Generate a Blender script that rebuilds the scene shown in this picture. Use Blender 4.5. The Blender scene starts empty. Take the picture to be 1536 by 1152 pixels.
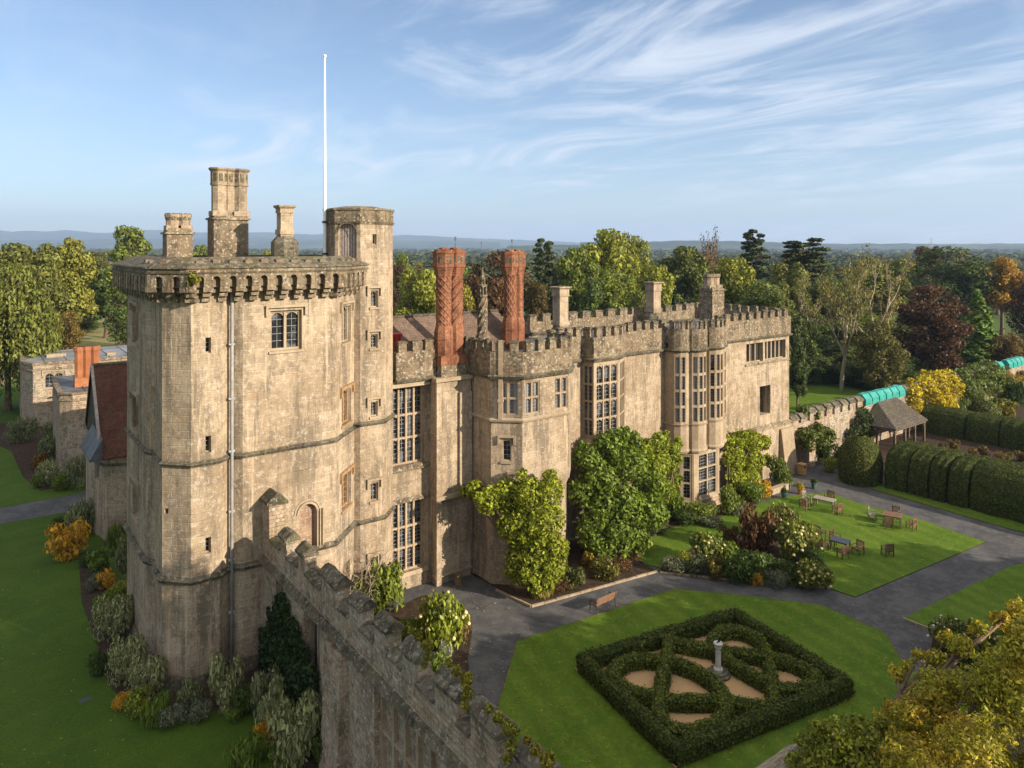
import bpy, math, random
import numpy as np
from mathutils import Vector, noise as mnoise
R = math.radians
scene = bpy.context.scene
col = scene.collection

# ---------------------------------------------------------------- camera
CAM_H, HEAD = 22.0, 53.2                       # eye height (m), bearing of the view measured from the X axis
cam = bpy.data.cameras.new("camera"); cam_ob = bpy.data.objects.new("camera", cam); col.objects.link(cam_ob)
cam_ob.location = (0, 0, CAM_H); cam_ob.rotation_euler = (R(90), 0, R(HEAD - 90))
cam.sensor_width = 36.0; cam.lens = 1085 / 1536 * 36; cam.shift_y = -204 / 1536
cam.clip_start = 0.5; cam.clip_end = 40000
scene.camera = cam_ob

# ---------------------------------------------------------------- light
SUN_AZ, SUN_EL = 155.0, 20.5                   # azimuth clockwise from +Y, elevation
sd = Vector((math.sin(R(SUN_AZ)) * math.cos(R(SUN_EL)), math.cos(R(SUN_AZ)) * math.cos(R(SUN_EL)), math.sin(R(SUN_EL))))
sun = bpy.data.lights.new("sun", 'SUN'); sun.energy = 5.0; sun.angle = R(0.5); sun.color = (1.0, 0.87, 0.70)
sun_ob = bpy.data.objects.new("sun", sun); col.objects.link(sun_ob)
sun_ob.rotation_euler = sd.to_track_quat('Z', 'Y').to_euler(); sun_ob.location = (60, -60, 90)

world = bpy.data.worlds.new("World"); scene.world = world; world.use_nodes = True
wt = world.node_tree; wt.nodes.clear()
def wn(t, **k):
    n = wt.nodes.new(t)
    for a, b in k.items(): setattr(n, a, b)
    return n
def wl(a, b): wt.links.new(a, b)
def wmath(op, a, b=None, clamp=False):
    n = wn('ShaderNodeMath', operation=op, use_clamp=clamp)
    for i, x in enumerate((a, b)):
        if x is None: continue
        if isinstance(x, (int, float)): n.inputs[i].default_value = x
        else: wl(x, n.inputs[i])
    return n.outputs[0]
sky = wn('ShaderNodeTexSky', sky_type='NISHITA', sun_disc=False)
sky.sun_elevation = R(SUN_EL); sky.sun_rotation = R(SUN_AZ)
sky.altitude = 50; sky.air_density = 0.9; sky.dust_density = 0.7; sky.ozone_density = 3.0
geo = wn('ShaderNodeTexCoord')
sep = wn('ShaderNodeSeparateXYZ'); wl(geo.outputs['Generated'], sep.inputs[0])
dz = wmath('ADD', wmath('MAXIMUM', sep.outputs[2], 0.0), 0.11)
px_ = wmath('DIVIDE', sep.outputs[0], dz); py_ = wmath('DIVIDE', sep.outputs[1], dz)
cmb = wn('ShaderNodeCombineXYZ'); wl(px_, cmb.inputs[0]); wl(py_, cmb.inputs[1])
def cloud_layer(rot, sc, nscale, detail, lo, hi, dist, seed):
    mp = wn('ShaderNodeMapping'); mp.inputs['Rotation'].default_value = (0, 0, R(rot)); mp.inputs['Scale'].default_value = sc
    mp.inputs['Location'].default_value = (seed, seed * .37, 0)
    wl(cmb.outputs[0], mp.inputs[0])
    nz = wn('ShaderNodeTexNoise'); nz.inputs['Scale'].default_value = nscale; nz.inputs['Detail'].default_value = detail
    nz.inputs['Roughness'].default_value = 0.62; nz.inputs['Distortion'].default_value = dist
    wl(mp.outputs[0], nz.inputs['Vector'])
    mr = wn('ShaderNodeMapRange', interpolation_type='SMOOTHSTEP'); mr.inputs[1].default_value = lo; mr.inputs[2].default_value = hi
    wl(nz.outputs[0], mr.inputs[0]); return mr.outputs[0]
SEED = 6.2
big = cloud_layer(0, (.9, .6, 1), .50, 3, .40, .60, .3, 4.3 + SEED)
wisp = cloud_layer(0, (1.1, .52, 1), 1.3, 11, .40, .80, 1.9, 1.7 + SEED)
thin = cloud_layer(0, (1.5, .22, 1), 1.0, 8, .48, .80, .8, 7.9 + SEED)
veil = wmath('MULTIPLY', wmath('SUBTRACT', 1.0, wmath('MULTIPLY', sep.outputs[2], 2.6, True), True), .20)
mask = wmath('ADD', wmath('MULTIPLY', wisp, wmath('ADD', wmath('MULTIPLY', big, 1.05), .12)), wmath('MULTIPLY', thin, .24))
# unseen bright cloud added overhead and to the south as fill light
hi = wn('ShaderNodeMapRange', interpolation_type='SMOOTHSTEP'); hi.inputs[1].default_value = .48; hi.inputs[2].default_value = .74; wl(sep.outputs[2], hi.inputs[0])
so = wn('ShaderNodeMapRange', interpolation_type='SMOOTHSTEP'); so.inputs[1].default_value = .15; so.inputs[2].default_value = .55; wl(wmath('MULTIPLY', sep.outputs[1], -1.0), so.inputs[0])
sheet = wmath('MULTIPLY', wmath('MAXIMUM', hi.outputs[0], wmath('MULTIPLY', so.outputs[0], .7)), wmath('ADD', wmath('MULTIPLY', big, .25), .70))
mask = wmath('ADD', mask, veil); mask = wmath('DIVIDE', wmath('MULTIPLY', mask, 1.08), wmath('ADD', 1.0, wmath('MULTIPLY', mask, .62)))
mixc = wn('ShaderNodeMixRGB'); wl(mask, mixc.inputs[0]); wl(sky.outputs[0], mixc.inputs[1]); mixc.inputs[2].default_value = (5.9, 6.2, 6.7, 1)
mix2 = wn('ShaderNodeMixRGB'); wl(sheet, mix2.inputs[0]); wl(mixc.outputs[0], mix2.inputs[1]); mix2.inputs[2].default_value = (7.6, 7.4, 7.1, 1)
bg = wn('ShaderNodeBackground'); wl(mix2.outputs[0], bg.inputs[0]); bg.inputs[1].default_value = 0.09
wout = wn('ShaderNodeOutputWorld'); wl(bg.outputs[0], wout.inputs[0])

scene.view_settings.view_transform = 'Standard'; scene.view_settings.look = 'None'
scene.view_settings.exposure = 0.9; scene.view_settings.gamma = 1.0; scene.view_settings.use_curve_mapping = False
scene.render.engine = 'CYCLES'
scene.cycles.use_denoising = True; scene.cycles.denoising_prefilter = 'ACCURATE'; scene.cycles.max_bounces = 6; scene.cycles.diffuse_bounces = 4
scene.cycles.glossy_bounces = 2; scene.cycles.transmission_bounces = 3; scene.cycles.volume_bounces = 0
scene.cycles.transparent_max_bounces = 4; scene.cycles.caustics_reflective = False; scene.cycles.caustics_refractive = False

# ---------------------------------------------------------------- measuring helpers: photograph pixel -> point on a known plane of the site
FX = (math.cos(R(HEAD)), math.sin(R(HEAD))); RX = (math.sin(R(HEAD)), -math.cos(R(HEAD)))
def ray(px): k = (px - 768) / 1085; return FX[0] + k * RX[0], FX[1] + k * RX[1]
def G(px, py, z=0.0): d = (CAM_H - z) * 1085 / (py - 372); r = ray(px); return (r[0] * d, r[1] * d)
def at(px, d): r = ray(px); return (r[0] * d, r[1] * d)
def zof(py, d): return CAM_H - (py - 372) / 1085 * d

# ---------------------------------------------------------------- mesh library
ORG = {}
class MB:
    def __init__(s): s.v = []; s.f = []; s.m = []; s.s = []
    def add(s, vs, fs, m=0, sm=False):
        o = len(s.v); s.v += [tuple(p) for p in vs]
        for f in fs: s.f.append([i + o for i in f]); s.m.append(m); s.s.append(sm)
    def quad(s, a, b, c, d, m=0): s.add([a, b, c, d], [(0, 1, 2, 3)], m)
    def box(s, x0, x1, y0, y1, z0, z1, m=0): s.prism([(x0, y0), (x1, y0), (x1, y1), (x0, y1)], z0, z1, m, bot=True)
    def obox(s, cx, cy, ang, lx, ly, z0, z1, m=0, tz=0.0):
        c, n = math.cos(ang), math.sin(ang)
        P = [(cx + c * a * lx / 2 - n * b * ly / 2, cy + n * a * lx / 2 + c * b * ly / 2) for a, b in ((-1, -1), (1, -1), (1, 1), (-1, 1))]
        s.prism(P, z0, z1, m, bot=True)
    def prism(s, P, z0, z1, m=0, top=True, bot=False, P1=None, mt=None):
        n = len(P); P1 = P1 or P
        f = [(i, (i + 1) % n, (i + 1) % n + n, i + n) for i in range(n)]
        s.add([(x, y, z0) for x, y in P] + [(x, y, z1) for x, y in P1], f, m)
        if top: s.add([(x, y, z1) for x, y in P1], [tuple(range(n))], m if mt is None else mt)
        if bot: s.add([(x, y, z0) for x, y in P], [tuple(range(n))[::-1]], m)
    def tube(s, p0, p1, r0, r1, n=8, m=0, cap=False, sm=True):
        p0 = Vector(p0); p1 = Vector(p1); d = (p1 - p0).normalized()
        a = d.orthogonal().normalized(); b = d.cross(a); vs = []
        for p, r in ((p0, r0), (p1, r1)):
            for i in range(n):
                t = 2 * math.pi * i / n; vs.append(p + a * (r * math.cos(t)) + b * (r * math.sin(t)))
        s.add(vs, [(i, (i + 1) % n, (i + 1) % n + n, i + n) for i in range(n)], m, sm)
        if cap: s.add(vs[n:], [tuple(range(n))], m); s.add(vs[:n], [tuple(range(n))[::-1]], m)
    def path(s, pts, radii, n=6, m=0):                     # one continuous tapered tube
        vs = []; k = len(pts)
        for j, p in enumerate(pts):
            p = Vector(p); d = (Vector(pts[min(j + 1, k - 1)]) - Vector(pts[max(j - 1, 0)])).normalized()
            a = d.cross(Vector((.31, .95, .05))).normalized(); b = d.cross(a)
            for i in range(n):
                t = 2 * math.pi * i / n; vs.append(p + a * (radii[j] * math.cos(t)) + b * (radii[j] * math.sin(t)))
        fs = [(j * n + i, j * n + (i + 1) % n, (j + 1) * n + (i + 1) % n, (j + 1) * n + i) for j in range(k - 1) for i in range(n)]
        fs.append(tuple(range((k - 1) * n, k * n)))
        s.add(vs, fs, m, True)
    def lathe(s, c, prof, n=16, m=0, rot=0.0, sm=False):
        vs = []
        for r, z in prof:
            for i in range(n):
                t = rot + 2 * math.pi * i / n; vs.append((c[0] + r * math.cos(t), c[1] + r * math.sin(t), c[2] + z))
        k = len(prof)
        fs = [(j * n + i, j * n + (i + 1) % n, (j + 1) * n + (i + 1) % n, (j + 1) * n + i) for j in range(k - 1) for i in range(n)]
        fs.append(tuple(range((k - 1) * n, k * n))); s.add(vs, fs, m, sm)
    def wall(s, a, b, z0, z1, ops=(), dep=.35, m=0, mr=None):   # outward normal on the right hand of a->b
        L = math.dist(a, b); d = ((b[0] - a[0]) / L, (b[1] - a[1]) / L); n = (d[1], -d[0])
        T = lambda u, v, w=0: (a[0] + d[0] * u + n[0] * w, a[1] + d[1] * u + n[1] * w, v)
        us = sorted({0, L} | {o[i] for o in ops for i in (0, 1)}); vs = sorted({z0, z1} | {o[i] for o in ops for i in (2, 3)})
        vs = [v for v in vs if z0 <= v <= z1]
        idx = {}; V = []
        def vid(u, v):
            if (u, v) not in idx: idx[(u, v)] = len(V); V.append(T(u, v))
            return idx[(u, v)]
        F = []
        for i in range(len(us) - 1):
            for j in range(len(vs) - 1):
                cu, cv = (us[i] + us[i + 1]) / 2, (vs[j] + vs[j + 1]) / 2
                if any(o[0] < cu < o[1] and o[2] < cv < o[3] for o in ops): continue
                F.append((vid(us[i], vs[j]), vid(us[i + 1], vs[j]), vid(us[i + 1], vs[j + 1]), vid(us[i], vs[j + 1])))
        s.add(V, F, m)
        mr = m if mr is None else mr
        for o in ops:
            u0, u1, v0, v1 = o[:4]; w = -(o[4] if len(o) > 4 else dep)
            s.quad(T(u0, v0), T(u0, v1), T(u0, v1, w), T(u0, v0, w), mr); s.quad(T(u1, v0, w), T(u1, v1, w), T(u1, v1), T(u1, v0), mr)
            s.quad(T(u0, v0, w), T(u1, v0, w), T(u1, v0), T(u0, v0), mr); s.quad(T(u0, v1), T(u1, v1), T(u1, v1, w), T(u0, v1, w), mr)
    def build(s, name, mats, parent=None, origin=None, color=None):
        me = bpy.data.meshes.new(name); ob = bpy.data.objects.new(name, me); col.objects.link(ob)
        o = (0, 0, 0)
        if parent is not None: ob.parent = parent; o = ORG.get(parent.name, (0, 0, 0))
        elif origin is not None: o = origin; ob.location = origin
        ORG[ob.name] = o
        V = np.array(s.v, dtype=np.float64)
        me.from_pydata([tuple(p) for p in (V - np.array(o))], [], s.f)
        for q in (mats if isinstance(mats, (list, tuple)) else [mats]): me.materials.append(q)
        me.polygons.foreach_set('material_index', s.m); me.polygons.foreach_set('use_smooth', s.s)
        nl = len(me.loops); li = np.zeros(nl, dtype=np.int32); me.loops.foreach_get('vertex_index', li)
        nf = len(me.polygons); nr = np.zeros(nf * 3); me.polygons.foreach_get('normal', nr); nr = nr.reshape(-1, 3)
        cnt = np.zeros(nf, dtype=np.int32); me.polygons.foreach_get('loop_total', cnt)
        N = np.repeat(nr, cnt, axis=0); P = V[li]
        h = np.hypot(N[:, 0], N[:, 1]); vert = h > .35; hh = np.where(h < 1e-6, 1, h)
        tx, ty = -N[:, 1] / hh, N[:, 0] / hh
        u = np.where(vert, P[:, 0] * tx + P[:, 1] * ty, P[:, 0]); v = np.where(vert, P[:, 2] / np.maximum(h, .5), P[:, 1])
        me.uv_layers.new(name='UVMap').data.foreach_set('uv', np.stack([u, v], 1).ravel())
        me.update()
        if color: ob.color = (*color, 1)
        return ob

def tag(o, label=None, cat=None, group=None, kind=None):
    if label: o['label'] = label
    if cat: o['category'] = cat
    if group: o['group'] = group
    if kind: o['kind'] = kind
    return o
def thing(name, label, cat, loc=(0, 0, 0), group=None, rz=0.0, scale=None):
    o = bpy.data.objects.new(name, None); col.objects.link(o); o.location = loc; o.rotation_euler = (0, 0, rz)
    o.empty_display_size = .3
    if scale: o.scale = scale
    ORG[o.name] = tuple(loc); return tag(o, label, cat, group)
def offset(P, d):                                          # miter offset of a counter-clockwise polygon
    n = len(P); Q = []
    for i in range(n):
        p, a, b = P[i], P[i - 1], P[(i + 1) % n]
        e1 = Vector((p[0] - a[0], p[1] - a[1])).normalized(); e2 = Vector((b[0] - p[0], b[1] - p[1])).normalized()
        n1 = Vector((e1.y, -e1.x)); n2 = Vector((e2.y, -e2.x)); bis = n1 + n2; k = d * 2 / max(bis.length_squared, .5)
        Q.append((p[0] + bis.x * k, p[1] + bis.y * k))
    return Q
def ring(mb, P, d0, d1, z0, z1, m=0, d0t=None, d1t=None):  # closed band round a polygon, from offset d0 to d1
    A, B = offset(P, d0), offset(P, d1); At = offset(P, d0 if d0t is None else d0t); Bt = offset(P, d1 if d1t is None else d1t); n = len(P)
    for i in range(n):
        j = (i + 1) % n
        mb.quad((*B[i], z0), (*B[j], z0), (*Bt[j], z1), (*Bt[i], z1), m); mb.quad((*A[j], z0), (*A[i], z0), (*At[i], z1), (*At[j], z1), m)
        mb.quad((*Bt[i], z1), (*Bt[j], z1), (*At[j], z1), (*At[i], z1), m); mb.quad((*A[i], z0), (*A[j], z0), (*B[j], z0), (*B[i], z0), m)
rs = random.Random(5)
def offset_open(P, d):
    Q = []; n = len(P)
    for i in range(n):
        p = P[i]; a = P[i - 1] if i else None; b = P[i + 1] if i < n - 1 else None
        ns = []
        for (s, e) in ((a, p), (p, b)):
            if s is None or e is None: continue
            L = math.dist(s, e); ns.append(Vector(((e[1] - s[1]) / L, -(e[0] - s[0]) / L)))
        bis = ns[0] + ns[-1]; k = d * 2 / max(bis.length_squared, .6); Q.append((p[0] + bis.x * k, p[1] + bis.y * k))
    return Q
def strip(mb, P, d0, d1, z0, z1, m=0, dt=None):            # open band along a path, right-hand side outwards
    A, B = offset_open(P, d0), offset_open(P, d1); Bt = offset_open(P, d1 if dt is None else dt); n = len(P)
    for i in range(n - 1):
        j = i + 1
        mb.quad((*B[i], z0), (*B[j], z0), (*Bt[j], z1), (*Bt[i], z1), m); mb.quad((*A[j], z0), (*A[i], z0), (*A[i], z1), (*A[j], z1), m)
        mb.quad((*Bt[i], z1), (*Bt[j], z1), (*A[j], z1), (*A[i], z1), m); mb.quad((*A[i], z0), (*A[j], z0), (*B[j], z0), (*B[i], z0), m)
    for i, fl in ((0, 0), (n - 1, 1)):
        q = [(*A[i], z0), (*B[i], z0), (*Bt[i], z1), (*A[i], z1)]; mb.quad(*(q[::-1] if fl else q), m)
def crenels(mb, P, out, z0, zc, zm, th=.38, pitch=.95, frac=.58, m=0, mc=1):
    """battlements along an open path: solid wall z0..zc, merlons zc..zm with weathered caps"""
    strip(mb, P, out - th, out, z0, zc, m)
    Q = offset_open(P, out - th / 2)
    for i in range(len(Q) - 1):
        a, b = Q[i], Q[i + 1]; L = math.dist(a, b); n = max(1, round(L / pitch)); w = L / n; ang = math.atan2(b[1] - a[1], b[0] - a[0])
        if L < .45: continue
        for k in range(n):
            u = (k + .5) * w + rs.uniform(-.03, .03); c = (a[0] + (b[0] - a[0]) * u / L, a[1] + (b[1] - a[1]) * u / L)
            ml = w * frac * rs.uniform(.92, 1.06); h = zm + rs.uniform(-.05, .05)
            mb.obox(*c, ang, ml, th - .01, zc - .02, h - .09, m)
            mb.obox(*c, ang + rs.uniform(-.03, .03), ml + .1, th + .1, h - .09, h, mc)
            mb.obox(*c, ang, ml - .05, th * .45, h, h + .06, mc)

def window(parent, a, b, u0, u1, v0, v1, n=2, tiers=(1,), dep=.3, arch=True, hood=False, bars=(1, 4), single=False, fw=.09, mats=None, name='window', tw=.06):
    """stone-mullioned window set in the wall a->b: frame mesh with its glass as a child (or one mesh when it is itself a sub-part)"""
    L = math.dist(a, b); d = ((b[0] - a[0]) / L, (b[1] - a[1]) / L); nn = (d[1], -d[0])
    T = lambda u, v, w=0: (a[0] + d[0] * u + nn[0] * w, a[1] + d[1] * u + nn[1] * w, v)
    fr, gl = MB(), MB(); gm = 0
    if single: gl = fr; gm = 1
    def bx(mb, ua, ub, va, vb, wa, wb, m=0):
        vs = [T(u, v, w) for w in (wa, wb) for (u, v) in ((ua, va), (ub, va), (ub, vb), (ua, vb))]
        mb.add(vs, [(4, 5, 6, 7), (0, 4, 7, 3), (5, 1, 2, 6), (3, 7, 6, 2), (0, 1, 5, 4)], m)
    wb, wf = -dep + .02, -dep + .19
    gl.quad(T(u0, v0, wb - .03), T(u1, v0, wb - .03), T(u1, v1, wb - .03), T(u0, v1, wb - .03), gm)
    bx(fr, u0, u0 + fw, v0, v1, wb - .01, wf); bx(fr, u1 - fw, u1, v0, v1, wb - .01, wf)
    bx(fr, u0 + fw, u1 - fw, v0, v0 + fw, wb - .01, wf); bx(fr, u0 + fw, u1 - fw, v1 - fw, v1, wb - .01, wf)
    tot = sum(tiers); ys = [v0 + fw]; H = v1 - v0 - 2 * fw
    for t in tiers: ys.append(ys[-1] + H * t / tot)
    cw = (u1 - u0 - 2 * fw) / n; mw = min(.14, cw * .24)
    for i in range(1, n): x = u0 + fw + cw * i; bx(fr, x - mw / 2, x + mw / 2, v0 + fw, v1 - fw, wb - .005, wf + .012)
    for k, y in enumerate(ys[1:-1]): bx(fr, u0 + fw, u1 - fw, y - tw, y + tw, wb - .005, wf - .004)
    for i in range(n):
        xa, xb = u0 + fw + cw * i + (mw / 2 if i else 0), u0 + fw + cw * (i + 1) - (mw / 2 if i < n - 1 else 0)
        for k in range(len(tiers)):
            ya, yb = ys[k] + (tw if k else 0), ys[k + 1] - (tw if k < len(tiers) - 1 else 0)
            if arch:
                rr = (xb - xa) / 2; yc = yb - rr * .95
                for sgn in (0, 1):
                    pts = []
                    for q in range(5):
                        t = math.pi / 2 * q / 4; xx = rr - rr * math.cos(t) * 1.0; pts.append((xa + rr - rr * math.cos(t) if not sgn else xb - rr + rr * math.cos(t), yc + rr * .88 * math.sin(t)))
                    corner = (xa if not sgn else xb, yb); mid = ((xa + xb) / 2, yb)
                    poly = pts + [mid, corner]
                    if sgn: poly = poly[::-1]
                    w0 = wb + .1
                    fr.add([T(u, v, w0) for u, v in poly], [tuple(range(len(poly)))[::-1]], 0)
            j = [rs.uniform(-.016, .016) for _ in range(4)]; gl.add([T(xa, ya, wb + j[0]), T(xb, ya, wb + j[1]), T(xb, yb, wb + j[2]), T(xa, yb, wb + j[3])], [(0, 1, 2), (0, 2, 3)], gm)
            nb, nh = bars; lm = 1 if not single else 2
            for q in range(1, nb + 1): x = xa + (xb - xa) * q / (nb + 1); bx(gl, x - .011, x + .011, ya, yb, wb, wb + .035, lm)
            for q in range(1, nh + 1): y = ya + (yb - ya) * q / (nh + 1); bx(gl, xa, xb, y - .011, y + .011, wb, wb + .035, lm)
    if hood:
        bx(fr, u0 - .28, u1 + .28, v1 + .16, v1 + .3, .005, .16); bx(fr, u0 - .28, u0 - .14, v1 - .28, v1 + .16, .005, .14); bx(fr, u1 + .14, u1 + .28, v1 - .28, v1 + .16, .005, .14)
        bx(fr, u0 - .1, u1 + .1, v0 - .14, v0, .004, .09)
    tm, gmm, lead = mats or (M['trim'], M['glass'], M['lead_bar'])
    o = fr.build(name, [tm, gmm, lead] if single else [tm], parent)
    if not single: gl.build('glass', [gmm, lead], o)
    return o

# ---------------------------------------------------------------- materials
M = {}
class NT:
    def __init__(s, name):
        s.mat = bpy.data.materials.new(name); s.mat.use_nodes = True; s.t = s.mat.node_tree; s.t.nodes.clear()
        s.out = s.n('ShaderNodeOutputMaterial'); s.p = s.n('ShaderNodeBsdfPrincipled'); s.l(s.p.outputs[0], s.out.inputs[0]); M[name] = s.mat
    def n(s, t, **k):
        x = s.t.nodes.new(t)
        for a, b in k.items(): setattr(x, a, b)
        return x
    def l(s, a, b): s.t.links.new(a, b)
    def noise(s, vec, scale, detail=4, rough=.6, dist=0):
        x = s.n('ShaderNodeTexNoise'); x.inputs['Scale'].default_value = scale; x.inputs['Detail'].default_value = detail
        x.inputs['Roughness'].default_value = rough; x.inputs['Distortion'].default_value = dist; s.l(vec, x.inputs['Vector']); return x.outputs[0]
    def map(s, vec, sc, rot=(0, 0, 0)):
        x = s.n('ShaderNodeMapping'); x.inputs['Scale'].default_value = sc; x.inputs['Rotation'].default_value = rot; s.l(vec, x.inputs[0]); return x.outputs[0]
    def rng(s, f, lo, hi, a=0., b=1.):
        x = s.n('ShaderNodeMapRange', interpolation_type='SMOOTHSTEP')
        for i, q in enumerate((lo, hi, a, b)): x.inputs[i + 1].default_value = q
        s.l(f, x.inputs[0]); return x.outputs[0]
    def mix(s, f, a, b, mode='MIX'):
        x = s.n('ShaderNodeMixRGB', blend_type=mode)
        for i, q in enumerate((f, a, b)):
            if isinstance(q, (int, float)): x.inputs[i].default_value = q if i == 0 else (q, q, q, 1)
            elif isinstance(q, tuple): x.inputs[i].default_value = (*q, 1)
            else: s.l(q, x.inputs[i])
        return x.outputs[0]
    def ma(s, op, a, b=0.):
        x = s.n('ShaderNodeMath', operation=op)
        for i, q in enumerate((a, b)):
            if isinstance(q, (int, float)): x.inputs[i].default_value = q
            else: s.l(q, x.inputs[i])
        return x.outputs[0]
    def bump(s, h, strength, dist=.05):
        x = s.n('ShaderNodeBump'); x.inputs['Strength'].default_value = strength; x.inputs['Distance'].default_value = dist
        s.l(h, x.inputs['Height']); s.l(x.outputs[0], s.p.inputs['Normal'])
    def uv(s): return s.n('ShaderNodeTexCoord').outputs['UV']
    def pos(s): return s.n('ShaderNodeNewGeometry').outputs['Position']
    def done(s, c, rough=.85, spec=.2):
        if isinstance(c, tuple): s.p.inputs['Base Color'].default_value = (*c, 1)
        else: s.l(c, s.p.inputs['Base Color'])
        if isinstance(rough, (int, float)): s.p.inputs['Roughness'].default_value = rough
        else: s.l(rough, s.p.inputs['Roughness'])
        s.p.inputs['Specular IOR Level'].default_value = spec; return s.mat

def stone(name, c1, c2, mort, dark, bw=.75, bh=.33, grime=.5, lichen=.3, stain=.5, msz=.012, bumpk=.5, light=(.62, .58, .5), moss=0., brickmix=.55, sat_patch=None):
    t = NT(name); uv = t.uv(); P = t.pos()
    wv = t.n('ShaderNodeVectorMath', operation='ADD'); nn = t.n('ShaderNodeTexNoise'); nn.inputs['Scale'].default_value = 1.3; t.l(uv, nn.inputs['Vector'])
    sc = t.n('ShaderNodeVectorMath', operation='SCALE'); sc.inputs['Scale'].default_value = .05; t.l(nn.outputs['Color'], sc.inputs[0]); t.l(uv, wv.inputs[0]); t.l(sc.outputs[0], wv.inputs[1])
    br = t.n('ShaderNodeTexBrick'); t.l(wv.outputs[0], br.inputs['Vector'])
    br.inputs['Color1'].default_value = (*c1, 1); br.inputs['Color2'].default_value = (*c2, 1); br.inputs['Mortar'].default_value = (*mort, 1)
    br.inputs['Scale'].default_value = 1; br.inputs['Brick Width'].default_value = bw; br.inputs['Row Height'].default_value = bh
    br.inputs['Mortar Size'].default_value = msz; br.inputs['Mortar Smooth'].default_value = .6; br.inputs['Bias'].default_value = -.1
    base = tuple((a + b) / 2 for a, b in zip(c1, c2))
    c = t.mix(brickmix, base, br.outputs[0])
    n1 = t.noise(P, .22, 5, .65); c = t.mix(t.ma('MULTIPLY', t.rng(n1, .43, .58), .75), c, tuple(x * y for x, y in zip(base, sat_patch or (.70, .65, .60))))
    n8 = t.noise(P, .75, 6, .7); c = t.mix(t.ma('MULTIPLY', t.rng(n8, .52, .64), stain * .6), c, tuple(min(.6, x * 1.22) for x in base))
    n2 = t.noise(t.map(P, (1.3, 1.3, .16)), .9, 6, .7); c = t.mix(t.ma('MULTIPLY', t.rng(n2, .47, .63), stain), c, dark)
    n3 = t.noise(P, 1.7, 6, .75); c = t.mix(t.ma('MULTIPLY', t.rng(n3, .47, .62), grime), c, tuple(x * .8 for x in dark))
    n4 = t.noise(P, 5.5, 5, .7); c = t.mix(t.ma('MULTIPLY', t.rng(n4, .545, .61), lichen), c, light)
    n5 = t.noise(P, 17, 4, .75); c = t.mix(t.rng(n5, .42, .62, 0, .34), c, tuple(x * .5 for x in base))
    n7 = t.noise(t.map(P, (2.2, 2.2, .12)), 1.1, 5, .7); c = t.mix(t.ma('MULTIPLY', t.rng(n7, .55, .66), stain * .75), c, tuple(min(.62, x * 1.38) for x in base))
    if moss: n6 = t.noise(P, .9, 5, .7); c = t.mix(t.ma('MULTIPLY', t.rng(n6, .5, .66), moss), c, (.10, .10, .03))
    h = t.ma('ADD', t.ma('MULTIPLY', br.outputs['Fac'], -.5), t.ma('ADD', t.ma('MULTIPLY', n5, .35), t.ma('MULTIPLY', n4, .6)))
    t.bump(h, bumpk, .045); return t.done(c, .92, .12)

stone('ashlar', (.40, .31, .212), (.28, .215, .145), (.50, .415, .31), (.140, .112, .080), .95, .38, .48, .30, .88, .026, .7, brickmix=.8)
stone('dressed', (.38, .295, .20), (.31, .238, .16), (.46, .37, .26), (.18, .135, .085), .9, .33, .25, .2, .4, .008, .35)
stone('parapet_stone', (.25, .19, .125), (.165, .126, .082), (.30, .24, .165), (.075, .060, .042), .7, .30, .85, .62, .7, .012, .7, (.50, .46, .37), .15)
stone('weathered', (.165, .140, .100), (.115, .098, .07), (.15, .13, .09), (.040, .036, .027), .8, .4, .9, .40, .5, .01, .9, (.46, .43, .34), .45)
stone('rubble', (.46, .375, .275), (.25, .20, .145), (.43, .35, .26), (.115, .09, .06), .46, .21, .65, .75, .5, .028, 1.4, (.50, .475, .41), .25, .95, (1.1, .9, .8))
stone('trim', (.38, .30, .205), (.33, .26, .178), (.38, .30, .205), (.20, .15, .095), .7, .4, .3, .12, .3, .004, .3)
stone('brick_red', (.34, .145, .075), (.21, .080, .044), (.36, .25, .17), (.10, .04, .026), .26, .10, .7, .22, .6, .010, .8, (.42, .30, .22), 0, 1.0)
stone('brick_orange', (.42, .165, .068), (.30, .105, .045), (.45, .3, .2), (.22, .09, .05), .23, .075, .3, .1, .3, .008, .6, (.5, .4, .3), 0, .9)
stone('brick_niche', (.36, .27, .19), (.26, .15, .10), (.42, .34, .25), (.16, .10, .07), .5, .16, .6, .3, .5, .02, .8)
stone('roof_tile_red', (.165, .066, .042), (.095, .040, .028), (.03, .016, .012), (.045, .024, .018), .2, .16, .5, .1, .4, .014, 1.2, (.2, .16, .12), .25, 1.0)
stone('roof_tile_brown', (.20, .135, .10), (.15, .10, .075), (.07, .05, .04), (.075, .055, .045), .22, .17, .4, .25, .4, .014, 1.1, (.3, .27, .22), .1, 1.0)
stone('roof_slate_stone', (.125, .102, .082), (.085, .07, .056), (.05, .045, .04), (.07, .06, .05), .3, .22, .5, .35, .4, .02, 1.3, (.34, .32, .27), .35, 1.0)

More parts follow.
